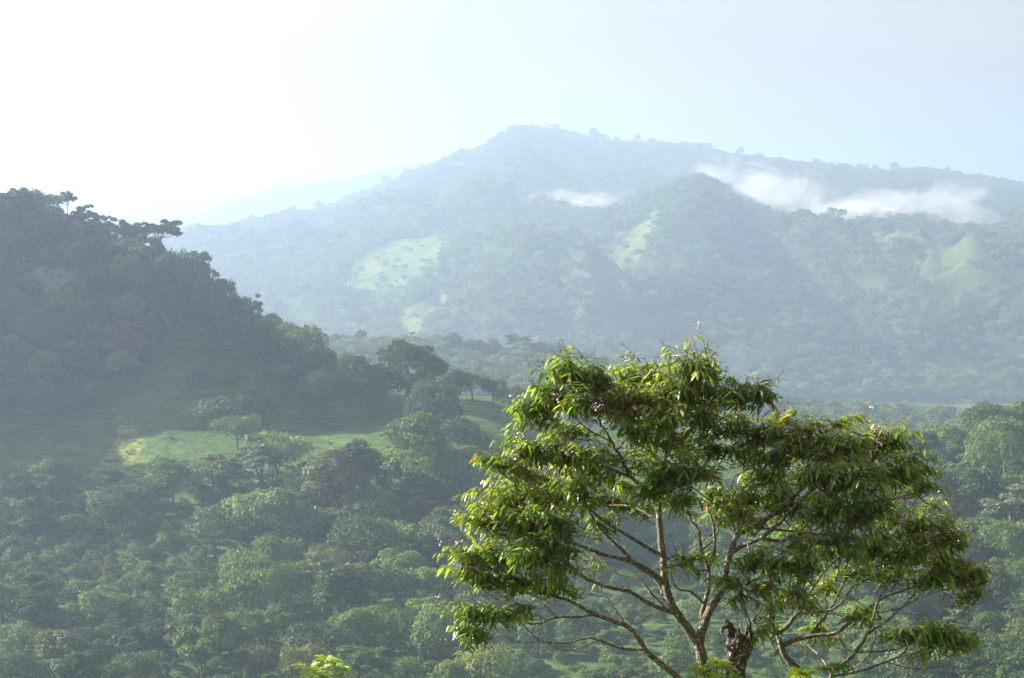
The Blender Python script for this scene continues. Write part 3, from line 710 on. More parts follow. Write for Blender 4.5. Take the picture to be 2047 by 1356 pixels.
under([(200, 780), (560, 780), (960, 880), (960, 940), (330, 980), (100, 920)], 7, .08, .28, [0, 1, 2], prob=.6)
def shrub(seed, w, h, nl, ls, mt): 
    V, Fc, T, B = crown(seed, w, h, 0.2, 10, nl, ls, br=(.2, .3)); return (mesh_np('undergrowth_clump', V, Fc, False, {'tint': T}), mt)
UND = [shrub(31, 6.5, 5, 1500, .32, MF['dark']), shrub(32, 6, 4.6, 1500, .30, MF['green']), shrub(33, 5.5, 5.2, 1300, .3, MF['olive']), shrub(34, 5, 4, 1200, .28, MF['bright'])]
cc_ = rng.uniform(-60, 640, 90); gi_ = ((cc_ - CT[0]) / (CT[1] - CT[0])).astype(int)
yy_ = TD[4][gi_] + rng.uniform(-26, -4, 90); xx_ = (cc_ - CX) / F * yy_
up.append(np.stack([xx_, yy_, height(xx_, yy_) - .3], 1)); us.append(rng.uniform(.8, 1.4, 90)); ui.append(rng.choice([0, 0, 1, 2], 90))
UPT = np.concatenate(up)
print('undergrowth', len(UPT))
gn_instances('undergrowth', UPT, np.concatenate(us), rng.uniform(0, 6.28, len(UPT)), np.concatenate(ui), UND, 'dense bushy undergrowth filling the gaps between trees')

# ------------------------------------------------------------------ the flowering tree in the foreground
DT = 14.0
PX = DT / F
R2 = random.Random(4)
def leaf_material():
    m, nt, b, out = new_mat('glossy_leaf')
    at = N(nt, 'ShaderNodeAttribute', attribute_name='tint')
    col = ramp(nt, at.outputs['Fac'], [(0.0, (0.060, 0.122, 0.026)), (0.4, (0.112, 0.205, 0.040)), (0.7, (0.19, 0.29, 0.055)), (0.92, (0.34, 0.38, 0.10))])
    ol = ramp(nt, at.outputs['Fac'], [(0.945, (0, 0, 0)), (0.95, (1, 1, 1))])
    col = mixc(nt, ol, col, (0.55, 0.30, 0.02))
    nt.links.new(col, b.inputs['Base Color'])
    b.inputs['Roughness'].default_value = 0.36; b.inputs['Specular IOR Level'].default_value = 0.5
    tr = N(nt, 'ShaderNodeBsdfTranslucent'); nt.links.new(mixc(nt, 1.0, col, (1.9, 1.7, 0.5), 'MULTIPLY'), tr.inputs[0])
    ms = N(nt, 'ShaderNodeMixShader'); ms.inputs[0].default_value = 0.46
    nt.links.new(b.outputs[0], ms.inputs[1]); nt.links.new(tr.outputs[0], ms.inputs[2]); nt.links.new(ms.outputs[0], out.inputs[0])
    return m
M_LEAF = leaf_material()
M_BARK = bark_mat('lichened_bark', (0.045, 0.035, 0.024), (0.19, 0.15, 0.10), (0.36, 0.35, 0.28), 34, .54)
M_TWIG = bark_mat('twig_bark', (0.10, 0.065, 0.045), (0.22, 0.15, 0.10), (0.25, 0.18, 0.12), 40, .7)
m_, nt_, b_, o_ = new_mat('lilac_petals'); b_.inputs['Base Color'].default_value = (0.66, 0.48, 0.58, 1); b_.inputs['Roughness'].default_value = .6
M_PETAL = m_

NODES = []      # (col,row,depth offset m, radius m) of every branch sample, for attaching twigs
def catmull(pts, n=6):
    out = []
    P_ = [pts[0]] + pts + [pts[-1]]
    for i in range(1, len(P_) - 2):
        a, b, c, d = P_[i - 1], P_[i], P_[i + 1], P_[i + 2]
        for k in range(n):
            t = k / n
            out.append(tuple(0.5 * ((2 * b[j]) + (-a[j] + c[j]) * t + (2 * a[j] - 5 * b[j] + 4 * c[j] - d[j]) * t * t + (-a[j] + 3 * b[j] - 3 * c[j] + d[j]) * t ** 3) for j in range(len(b))))
    out.append(tuple(pts[-1])); return out
def W3(c, r, dz): return P(c, r, DT + dz)
def branch(bag, pts, w0, w1, dz=0.0, root=False, wob=1.0):
    """pts in picture coordinates measured off the photograph; w0,w1 widths in the same units; dz depth reached at the tip (m)"""
    s = 0.0
    if not root and NODES:
        q = min(NODES, key=lambda n: (n[0] - pts[0][0]) ** 2 + (n[1] - pts[0][1]) ** 2)
        s = q[2]; pts = [(q[0], q[1])] + pts[1:]
    L = [0]
    for a, b in zip(pts, pts[1:]): L.append(L[-1] + math.hypot(b[0] - a[0], b[1] - a[1]))
    p3 = [(p[0], p[1], s + (dz - s) * (l / L[-1]) ** 1.2) for p, l in zip(pts, L)]
    q = catmull(p3, 7); n = len(q)
    co, rad = [], []
    for i, (c, r, d) in enumerate(q):
        t = i / (n - 1); w = w0 + (w1 - w0) * t ** .8
        j = wob * min(1.3, 0.28 * w + .5) if 0 < i < n - 1 else 0
        c += R2.uniform(-j, j) * .6; r += R2.uniform(-j, j) * .6
        co.append(W3(c, r, d)); rad.append(max(w / 2 * PX * R2.uniform(.93, 1.07), .0012)); NODES.append((c, r, d, w))
    bag.add(*tube(co, rad, 8 if w0 > 8 else 6 if w0 > 4 else 5))
tree_root = bpy.data.objects.new('flowering_tree', None); COL.objects.link(tree_root); tree_root.location = P(1400, 1356, DT) + Vector((0, 0, -1.3))
tag(tree_root, 'large foreground tree with drooping glossy leaves, bare forking branches and small lilac flowers', 'tree')
A, B2, C3 = Bag(), Bag(), Bag()
# main leaning trunk and its limbs
branch(A, [(1425, 1780), (1424, 1600), (1420, 1420), (1412, 1345), (1402, 1310), (1394, 1284), (1371, 1252), (1347, 1218), (1335, 1188), (1329, 1160), (1326, 1118), (1320, 1070), (1317, 1025), (1320, 990), (1326, 945), (1335, 895), (1351, 842), (1363, 783), (1374, 725)], 31, 4, 0, root=True)
branch(A, [(1345, 1225), (1334, 1200), (1326, 1183), (1311, 1157), (1269, 1127), (1236, 1094), (1209, 1068), (1188, 1043), (1165, 1000), (1130, 960), (1090, 915)], 16, 4, .35)
branch(A, [(1329, 1168), (1299, 1142), (1257, 1121), (1209, 1109), (1167, 1094), (1137, 1082), (1100, 1068), (1040, 1050), (980, 1030)], 12, 3, -.35)
branch(A, [(1319, 1115), (1287, 1091), (1254, 1070), (1209, 1043), (1164, 1004), (1143, 983), (1090, 955), (1020, 935)], 9, 2.5, -.1)
branch(A, [(1317, 1046), (1293, 1028), (1260, 1012), (1200, 1010), (1150, 1005)], 6, 2, .5)
branch(A, [(1343, 1231), (1299, 1207), (1260, 1184), (1209, 1172), (1167, 1154), (1134, 1127), (1107, 1097), (1060, 1080), (1000, 1075)], 11, 2.5, -.6)
branch(A, [(1332, 1213), (1299, 1184), (1275, 1157), (1230, 1145), (1209, 1124), (1188, 1112)], 6, 2, .25)
branch(A, [(1318, 1025), (1300, 985), (1262, 954), (1242, 916), (1222, 883), (1201, 850), (1174, 833), (1140, 813), (1090, 800)], 11, 3, .3)
branch(A, [(1262, 954), (1216, 936), (1169, 918), (1110, 905), (1040, 900)], 7, 2, -.3)
branch(A, [(1201, 850), (1190, 815), (1170, 780), (1140, 750)], 6, 2, -.15)
branch(A, [(1222, 883), (1170, 855), (1130, 815), (1105, 790)], 4, 1.5, -.2)
branch(A, [(1335, 895), (1310, 855), (1285, 815), (1268, 770)], 8, 2.5, .5)
branch(A, [(1351, 842), (1396, 824), (1425, 797), (1450, 786), (1500, 775), (1535, 765)], 7, 2, -.25)
branch(A, [(1340, 890), (1375, 868), (1400, 830), (1432, 806), (1463, 796)], 6, 2, .4)
branch(A, [(1351, 842), (1335, 805), (1318, 775), (1300, 745)], 5, 2, .1)
branch(A, [(1363, 783), (1392, 745), (1410, 710)], 4, 1.5, .15)
# leaf-bearing right limb of the same fork
branch(A, [(1396, 1286), (1403, 1262), (1419, 1218), (1434, 1196), (1447, 1175), (1451, 1140), (1460, 1108), (1473, 1073), (1504, 1054), (1542, 1032), (1577, 1004), (1599, 982), (1640, 945), (1680, 905), (1720, 870)], 20, 3, .1)
branch(A, [(1403, 1258), (1404, 1225), (1412, 1195), (1417, 1171), (1416, 1140), (1403, 1102), (1396, 1060), (1375, 1030), (1371, 990), (1380, 950)], 12, 3, .45)
branch(A, [(1416, 1142), (1428, 1100), (1426, 1049), (1415, 1005), (1441, 920), (1467, 888), (1500, 860)], 8, 2.5, .6)
branch(A, [(1460, 1108), (1479, 1094), (1520, 1076), (1552, 1051), (1577, 1026), (1605, 997), (1660, 965), (1730, 940), (1790, 920)], 11, 3, -.5)
branch(A, [(1520, 1076), (1571, 1080), (1605, 1054), (1637, 1029), (1700, 1010), (1770, 1000), (1830, 985)], 8, 2.5, -.2)
branch(A, [(1473, 1073), (1463, 1045), (1447, 1020), (1413, 997), (1380, 970)], 6, 2, -.4)
branch(A, [(1473, 1068), (1490, 1030), (1504, 997), (1517, 960), (1525, 915), (1530, 880)], 6, 2, .2)
branch(A, [(1504, 1054), (1560, 1060), (1640, 1068), (1720, 1075), (1800, 1080)], 6, 2, .5)
branch(A, [(1406, 1205), (1380, 1183), (1356, 1178), (1344, 1157), (1341, 1130)], 5, 2, -.3)
branch(A, [(1410, 1142), (1386, 1139), (1374, 1127), (1362, 1110)], 4, 1.5, -.4)
branch(A, [(1403, 1102), (1430, 1075), (1440, 1040), (1450, 1000)], 4, 1.5, .3)
branch(A, [(1326, 1118), (1360, 1108), (1400, 1085), (1430, 1062)], 4, 1.5, .1)
# stem leaning far to the left
branch(B2, [(1440, 1700), (1425, 1520), (1400, 1410), (1356, 1356), (1299, 1309), (1281, 1285), (1257, 1255), (1222, 1240), (1188, 1228), (1143, 1204), (1119, 1195), (1081, 1184), (1042, 1169), (1000, 1150), (960, 1120)], 17, 3, -.4, root=True)
branch(B2, [(1251, 1249), (1235, 1228), (1224, 1210), (1200, 1178), (1192, 1150)], 5, 1.5, -.1)
branch(B2, [(1288, 1297), (1262, 1298), (1233, 1294), (1194, 1279), (1173, 1276), (1134, 1285), (1084, 1282), (1057, 1261), (1036, 1237), (1010, 1215)], 6, 2, -.6)
branch(B2, [(1194, 1280), (1160, 1295), (1125, 1299), (1095, 1285)], 3.5, 1.2, -.5)
branch(B2, [(1188, 1229), (1149, 1234), (1113, 1234), (1078, 1246), (1054, 1246), (1030, 1240), (982, 1231), (940, 1215)], 6, 2, -.7)
branch(B2, [(1113, 1234), (1098, 1220), (1087, 1207)], 3, 1.2, -.6)
branch(B2, [(1119, 1195), (1090, 1165), (1060, 1140), (1020, 1120), (970, 1100)], 5, 1.8, -.2)
branch(B2, [(1075, 1283), (1040, 1285), (1010, 1272)], 2.5, 1, -.6)
# right-hand stem
branch(C3, [(1700, 1760), (1680, 1560), (1640, 1400), (1590, 1335), (1573, 1317), (1562, 1295), (1555, 1269), (1542, 1244), (1533, 1203), (1504, 1171), (1480, 1140)], 24, 4, .2, root=True)
branch(C3, [(1558, 1269), (1580, 1244), (1602, 1212), (1621, 1181), (1650, 1140), (1690, 1105)], 11, 3, .4)
branch(C3, [(1563, 1291), (1590, 1279), (1628, 1271), (1669, 1266), (1703, 1241), (1729, 1222), (1763, 1197), (1811, 1178), (1874, 1162), (1920, 1140)], 12, 3, -.1)
branch(C3, [(1615, 1272), (1640, 1244), (1665, 1209), (1684, 1171), (1700, 1130), (1740, 1080)], 8, 2.5, .6)
branch(C3, [(1609, 1234), (1653, 1222), (1684, 1203), (1707, 1171), (1748, 1152), (1800, 1120)], 6, 2, .1)
branch(C3, [(1729, 1222), (1760, 1225), (1800, 1215), (1850, 1190), (1900, 1175)], 4, 1.5, -.3)
branch(C3, [(1542, 1244), (1520, 1235), (1500, 1245)], 4, 1.5, -.2)
branch(C3, [(1700, 1700), (1670, 1450), (1662, 1352), (1684, 1329), (1710, 1304), (1735, 1266), (1748, 1228), (1757, 1197), (1790, 1150), (1830, 1100)], 12, 2.5, -.3, root=True)
branch(C3, [(1735, 1263), (1773, 1241), (1811, 1206), (1850, 1160), (1880, 1110)], 6, 2, .1)
branch(C3, [(1664, 1352), (1716, 1343), (1773, 1323), (1808, 1304), (1824, 1272), (1860, 1275)], 6, 2, -.4)
branch(C3, [(1712, 1306), (1750, 1303), (1795, 1298), (1833, 1282), (1880, 1280), (1930, 1285)], 4, 1.5, -.5)
branch(C3, [(1662, 1352), (1655, 1335), (1640, 1314), (1621, 1295), (1609, 1282)], 6, 2, .3)
branch(C3, [(1684, 1348), (1729, 1320), (1748, 1282), (1751, 1257)], 4, 1.5, -.2)
branch(C3, [(1773, 1325), (1830, 1338), (1890, 1330), (1950, 1312)], 3, 1, -.4)
branch(C3, [(1690, 1266), (1665, 1290), (1710, 1302), (1725, 1301)], 3, 1, -.1)

# foliage masses: (col, row, rx, ry, depth offset, density)
MASS = [(1385, 725, 62, 42, 0, 1.1), (1410, 760, 48, 45, .1, 1), (1350, 770, 50, 50, .1, 1), (1268, 748, 58, 38, .3, 1.1), (1300, 790, 55, 40, 0, .9), (1128, 738, 62, 38, -.1, 1.2), (1185, 750, 50, 38, 0, 1), (1090, 775, 50, 40, -.1, 1), (1165, 795, 70, 38, -.2, 1.1),
 (1050, 812, 46, 30, -.1, 1.2), (1240, 810, 60, 45, -.1, 1), (1310, 860, 70, 40, .1, .9), (1260, 855, 50, 35, -.2, .7), (1400, 820, 45, 45, .3, .8), (1480, 778, 48, 34, -.1, 1.1), (1528, 775, 34, 26, -.1, 1.2), (1370, 870, 40, 40, .3, .7),
 (985, 915, 44, 26, -.4, 1.3), (1040, 890, 56, 32, -.3, 1.2), (1105, 890, 56, 32, -.3, 1.2), (1155, 920, 55, 34, 0, 1), (1160, 895, 40, 28, -.4, .9), (1030, 935, 36, 20, -.3, .8),
 (1000, 985, 66, 36, -.2, 1.2), (1080, 985, 66, 34, 0, 1.2), (1150, 975, 50, 34, -.2, 1), (965, 1030, 50, 34, -.4, 1.2), (1040, 1040, 70, 38, -.4, 1.2), (1110, 1035, 50, 34, -.5, 1), (1200, 985, 60, 30, .4, .55), (1250, 1000, 55, 30, .5, .6), (1230, 955, 45, 26, .3, .5),
 (925, 1110, 44, 32, -.5, 1.3), (985, 1095, 66, 36, -.3, 1.2), (1055, 1100, 66, 34, -.6, 1.2), (1110, 1090, 35, 26, -.5, .9), (950, 1150, 50, 26, -.5, 1.1), (1020, 1150, 60, 28, -.3, 1.1), (1090, 1150, 44, 24, -.5, .8), (1120, 1170, 30, 18, -.4, .7),
 (925, 1215, 38, 24, -.7, 1.3), (985, 1215, 52, 24, -.6, 1.0), (925, 1255, 32, 22, -.7, 1.1), (1030, 1200, 26, 14, -.5, .9), (1125, 1125, 24, 14, -.5, .7),
 (1335, 935, 60, 36, -.3, 1.2), (1385, 925, 40, 32, -.35, 1.1), (1300, 965, 45, 34, -.1, .9), (1360, 985, 40, 34, -.4, .9), (1295, 1010, 30, 24, .4, .6), (1355, 1102, 26, 14, -.3, .9), (1395, 1105, 24, 12, -.35, .8), (1375, 1120, 22, 10, -.35, .8), (1430, 1100, 16, 10, .4, .6), (1440, 985, 40, 34, .3, .7), (1420, 940, 30, 24, .2, .7),
 (1480, 835, 40, 26, .4, .9), (1530, 850, 62, 34, .2, 1.2), (1590, 850, 46, 32, .1, 1.1), (1500, 890, 44, 30, .3, .9), (1560, 900, 60, 34, 0, 1), (1640, 880, 62, 34, 0, 1.1), (1700, 885, 62, 38, -.1, 1.2), (1760, 875, 52, 38, .1, 1.2), (1800, 870, 36, 32, .1, 1.1),
 (1640, 940, 66, 38, -.3, 1.1), (1720, 945, 70, 40, -.3, 1.2), (1790, 940, 60, 38, -.1, 1.2), (1840, 925, 38, 30, .1, 1.2), (1850, 965, 34, 22, .1, 1), (1500, 985, 50, 38, .1, .8), (1560, 975, 50, 34, .3, .8), (1480, 1010, 40, 30, -.2, .8), (1530, 1030, 46, 26, .3, .5),
 (1660, 1010, 66, 40, -.4, 1.1), (1740, 1015, 60, 40, -.3, 1.1), (1800, 1020, 40, 36, .2, .9), (1860, 1040, 54, 28, .1, 1.1), (1910, 1065, 36, 30, .1, 1.1), (1600, 1050, 50, 36, .4, .6), (1690, 1075, 70, 40, -.3, 1.1), (1770, 1085, 66, 40, 0, 1.1), (1840, 1095, 60, 40, 0, 1.1), (1905, 1115, 50, 36, .1, 1.1), (1950, 1140, 34, 30, .1, 1.1), (1960, 1180, 26, 22, 0, 1), (1880, 1145, 50, 30, 0, 1), (1800, 1135, 55, 26, .3, .9),
 (1500, 1110, 42, 26, -.4, 1.1), (1560, 1115, 50, 30, -.5, 1.1), (1620, 1120, 46, 32, -.5, 1), (1720, 1130, 46, 24, .4, .8), (1450, 1150, 28, 18, -.5, 1.1), (1480, 1175, 26, 18, -.5, .9), (1540, 1160, 36, 24, -.4, .9), (1590, 1170, 36, 30, -.2, .9), (1620, 1195, 26, 26, -.1, .9), (1660, 1160, 40, 26, .4, .7), (1545, 1200, 20, 16, 0, .6),
 (1800, 1255, 34, 14, -.4, 1.1), (1850, 1255, 50, 24, -.4, 1.2), (1910, 1262, 46, 26, -.4, 1.2), (1950, 1275, 28, 18, -.4, 1), (1865, 1295, 22, 14, -.4, .7), (1640, 1248, 40, 18, .3, .9), (1670, 1270, 22, 12, .2, .7), (1730, 1215, 40, 18, 0, 1), (1760, 1225, 20, 14, .1, .7), (1530, 1250, 30, 16, -.2, .8), (1550, 1225, 18, 12, -.1, .6), (1505, 1268, 16, 8, -.2, .7), (1690, 1325, 12, 8, -.3, .6)]
MASS += [(1120, 850, 60, 30, .1, .7), (1200, 905, 50, 34, .1, .6), (1190, 1030, 50, 26, .3, .5), (1430, 885, 50, 36, .3, .7), (1455, 845, 44, 32, .2, .7), (1540, 940, 56, 34, .3, .8), (1590, 1000, 56, 34, .1, .7),
 (1430, 1020, 46, 26, .4, .5), (1395, 825, 44, 36, .1, .7), (1230, 780, 46, 34, 0, .8), (1330, 820, 50, 36, -.2, .8), (1610, 1080, 44, 30, -.2, .7), (1290, 905, 44, 34, .2, .6), (1690, 830, 40, 18, 0, .8), (1630, 840, 40, 20, 0, .8), (1870, 1005, 30, 16, .2, .7), (1060, 945, 50, 24, .1, .7), (1975, 1150, 20, 22, 0, .8), (1300, 720, 30, 20, .2, .7), (1180, 1120, 24, 12, .3, .4)]
leafV, leafT = [], []
def leaf(p, d, n, L, w, t):
    """one folded, drooping lanceolate leaf: 8 vertices, 8 triangles"""
    d = d.normalized(); s = d.cross(n)
    if s.length < 1e-4: return
    s.normalize(); n = s.cross(d)
    fold = R2.uniform(.15, .5) * w; curl = R2.uniform(.05, .22) * L
    def q(a, b, c): return p + d * a + s * b + n * c
    leafV.append([q(0, 0, 0), q(L * .28, -w * .85, fold * .8), q(L * .28, 0, 0), q(L * .28, w * .85, fold * .8),
                  q(L * .64, -w * .8, fold * .6 - curl * .4), q(L * .64, 0, -curl * .4), q(L * .64, w * .8, fold * .6 - curl * .4), q(L, 0, -curl)])
    leafT.append(t)
twigs = Bag(); stalks = Bag(); petals = []
def shoot(start, tip, tone, mass_c):
    """an arching leafy shoot with two ranks of hanging leaves"""
    v = tip - start; Ln = v.length
    side = v.cross(Vector((0, 0, 1)))
    if side.length < 1e-4: side = Vector((1, 0, 0))
    side.normalize()
    mid = start.lerp(tip, .5) + Vector((0, 0, Ln * .16)); end = tip + Vector((0, 0, -Ln * .06))
    def pt(t): return start * (1 - t) ** 2 + mid * 2 * t * (1 - t) + end * t * t
    twigs.add(*tube([pt(t) for t in (0, .33, .66, 1)], [.0026, .0022, .0016, .001], 4))
    n = max(5, int(Ln * .92 / .023)); 
    for i in range(n):
        t = .18 + .82 * (i + .5) / n; p = pt(t); tg = (pt(min(1, t + .05)) - pt(t - .05)).normalized()
        sg = 1 if i % 2 else -1
        droop = R2.uniform(.1, 1.0)
        d = tg * R2.uniform(.35, .75) + side * sg * R2.uniform(.45, .8) + Vector((0, 0, -droop)) + Vector((R2.gauss(0, .12), R2.gauss(0, .12), R2.gauss(0, .08)))
        nn = Vector((0, 0, 1)) * .8 + side * sg * .5 + tg * .3 + Vector((R2.gauss(0, .2), R2.gauss(0, .2), 0))
        L = R2.uniform(.050, .115) * (1 - .35 * max(0, t - .75) / .25)
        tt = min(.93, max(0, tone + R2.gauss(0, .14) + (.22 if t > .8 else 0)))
        if R2.random() < .008: tt = 1.0
        leaf(p, d, nn, L, L * R2.uniform(.11, .16), tt)
    u = R2.random()
    if u < .42:   # bare brownish flower stalk rising past the last leaves
        h = R2.uniform(.03, .09); b = pt(1); d = (tg * .8 + Vector((0, 0, .9)) + Vector((R2.gauss(0, .2),) * 3)).normalized()
        e = b + d * h
        stalks.add(*tube([b, b + d * h * .5 + Vector((R2.gauss(0, .004), 0, 0)), e], [.002, .0016, .001], 4))
        for k in range(5):
            s = b.lerp(e, R2.uniform(.3, 1)); w = Vector((R2.gauss(0, 1), R2.gauss(0, 1), R2.uniform(0, 1.2))).normalized()
            stalks.add(*tube([s, s + w * R2.uniform(.012, .03)], [.0013, .0012], 3))
        if u < .05:
            for k in range(R2.randint(8, 18)):
                c = b.lerp(e, R2.uniform(.3, 1.05)) + Vector((R2.gauss(0, .018), R2.gauss(0, .018), R2.gauss(0, .014)))
                petals.append(c)
NP = np.array([(n[0], n[1], n[2] / PX * .6) for n in NODES])
for (c, r, rx, ry, dz, den) in MASS:
    rz = 0.5 * (rx + ry) * PX * 1.25
    hubc = (c, r + ry * .45)
    q = NODES[int(np.argmin(((NP - np.array([hubc[0], hubc[1], dz / PX * .6])) ** 2).sum(1)))]
    hub = W3(hubc[0], hubc[1], dz); src = W3(q[0], q[1], q[2])
    m = src.lerp(hub, .5) + Vector((0, 0, -.02 + R2.gauss(0, .02)))
    twigs.add(*tube([src, m, hub], [.006, .0055, .004], 5))
    n = max(3, int(den * rx * ry / 68.0)); rx *= 1.14; ry *= 1.16; den *= .9
    for k in range(n):
        for _ in range(20):
            d = Vector((R2.gauss(0, 1), R2.gauss(0, 1), R2.gauss(0, 1))).normalized()
            if d.z > -.7: break
        rr = R2.uniform(.35, 1.12)
        ctr = W3(c, r, dz)
        tip = ctr + Vector((d.x * rx * PX * rr, d.y * rz * rr, d.z * ry * 1.2 * PX * rr))
        out = Vector((d.x * .7 + (c - 1420) / 600 + R2.gauss(0, .3), d.y * .8 + R2.gauss(0, .2), max(d.z, -.1) * .7 + .15)).normalized()
        Ls = R2.uniform(.16, .30)
        st = tip - out * Ls + Vector((0, 0, -.03))
        twigs.add(*tube([hub, hub.lerp(st, .55) + Vector((R2.gauss(0, .015), R2.gauss(0, .015), -.015)), st], [.0034, .0028, .0024], 4))
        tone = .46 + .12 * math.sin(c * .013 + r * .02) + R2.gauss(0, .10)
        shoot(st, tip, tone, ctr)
LV = np.array([[tuple(v) for v in L] for L in leafV]); nL = len(LV)
print('leaves', nL)
tri = np.array([(0, 1, 2), (0, 2, 3), (1, 4, 5), (1, 5, 2), (2, 5, 6), (2, 6, 3), (4, 7, 5), (5, 7, 6)])
LF = (tri[None] + (np.arange(nL) * 8)[:, None, None]).reshape(-1, 3)
origin = np.array(tree_root.location)
def loc_mesh(b, name, **k):
    b.V = [v - origin for v in b.V]; return b.mesh(name, **k)
link('crown', mesh_np('flowering_tree_crown', LV.reshape(-1, 3) - origin, LF, True, {'tint': np.repeat(leafT, 8)}), M_LEAF, tree_root)
for b, lab in ((A, None), (B2, 'slender stem arching low to the left'), (C3, 'right-hand stem forking low down')):
    o = link('trunk', loc_mesh(b, 'flowering_tree_trunk'), M_BARK, tree_root)
    if lab: o['label'] = lab
link('twigs', loc_mesh(twigs, 'flowering_tree_twigs'), M_TWIG, tree_root)
link('flower_stalks', loc_mesh(stalks, 'flowering_tree_stalks'), M_TWIG, tree_root)
pc = np.array([tuple(p) for p in petals]) - origin; prng = np.random.default_rng(3)
pn = prng.normal(size=pc.shape); pn /= np.linalg.norm(pn, axis=1)[:, None]
V_, F_ = quads(pc, pn, .0075, prng, .9)
link('blossom', mesh_np('flowering_tree_blossom', V_, F_), M_PETAL, tree_root)

# ------------------------------------------------------------------ broken stump between the stems
def stump():
    e = bpy.data.objects.new('tree_stump', None); COL.objects.link(e); e.location = P(1475, 1356, 13.8) + Vector((0, 0, -1.2))
    tag(e, 'dark broken tree stump with jagged splintered top between the flowering tree stems', 'tree stump')
    b = Bag(); o = Vector(e.location)
    ns = 40
    prof = [(1475, 1700, 34), (1474, 1560, 31), (1473, 1440, 27), (1471, 1380, 23), (1470, 1345, 22), (1471, 1328, 23), (1475, 1312, 26), (1479, 1300, 30), (1481, 1290, 30), (1480, 1280, 28), (1478, 1274, 27)]
    V, Fc = [], []
    for i, (c, r, w) in enumerate(prof):
        ctr = W3(c, r, -.2) - o
        for k in range(ns):
            th = 2 * math.pi * k / ns
            nz = float(fbm(np.array([math.cos(th) * 2.2 + 5]), np.array([math.sin(th) * 2.2 + r / 22.0]), 3, 4)[0])
            rad = w * .82 * PX * (1 + .75 * nz + .06 * math.sin(th * 7 + r * .1))
            dz = 0
            if i == len(prof) - 1:   # ragged rim
                dz = (max(0, float(fbm(np.array([k * .45]), np.array([2.0]), 6, 3)[0])) * 60 + R2.uniform(-3, 6) * (k % 2)) * PX
                if abs(((k / ns * 360) + 180) % 360 - 180) < 30: dz += R2.uniform(14, 20) * PX
            V.append(ctr + Vector((math.cos(th) * rad, math.sin(th) * rad * .9, dz)))
        if i:
            for k in range(ns):
                k2 = (k + 1) % ns; a = (i - 1) * ns; Fc.append((a + k, a + k2, a + ns + k2, a + ns + k))
    # hollow inside
    base = len(V); last = (len(prof) - 1) * ns
    for k in range(ns): 
        v = V[last + k]; ctr = W3(1479, 1280, -.2) - o
        V.append(Vector((ctr.x + (v.x - ctr.x) * .55, ctr.y + (v.y - ctr.y) * .55, ctr.z)))
    for k in range(ns):
        k2 = (k + 1) % ns; Fc.append((last + k, last + k2, base + k2, base + k))
    b.add(V, Fc)
    link('trunk', b.mesh('stump_trunk', smooth=False), M_STUMP, e)
    s = Bag()
    def spl(pts, w):
        q = catmull([(c, r, d) for c, r, d in pts], 5); n = len(q)
        s.add(*tube([W3(c + R2.uniform(-1.6, 1.6), r + R2.uniform(-1.2, 1.2), d) - o for c, r, d in q], [(w[0] + (w[1] - w[0]) * i / (n - 1)) * PX * R2.uniform(.75, 1.3) for i in range(n)], 7))
    spl([(1464, 1285, -.22), (1463, 1268, -.22), (1460, 1256, -.22), (1454, 1246, -.22), (1450, 1240, -.22)], (12, 4.5))
    spl([(1456, 1250, -.24), (1449, 1252, -.24), (1444, 1260, -.24), (1441, 1265, -.24)], (5, 3))
    spl([(1474, 1285, -.27), (1476, 1270, -.27), (1477, 1256, -.27)], (11, 2))
    spl([(1495, 1290, -.2), (1499, 1275, -.2), (1501, 1259, -.2)], (9, 2.5))
    link('splinters', s.mesh('stump_splinters', smooth=False), M_STUMP, e)
M_STUMP = bark_mat('rotten_bark', (0.015, 0.010, 0.008), (0.085, 0.052, 0.032), (0.34, 0.31, 0.25), 30, .56)
stump()

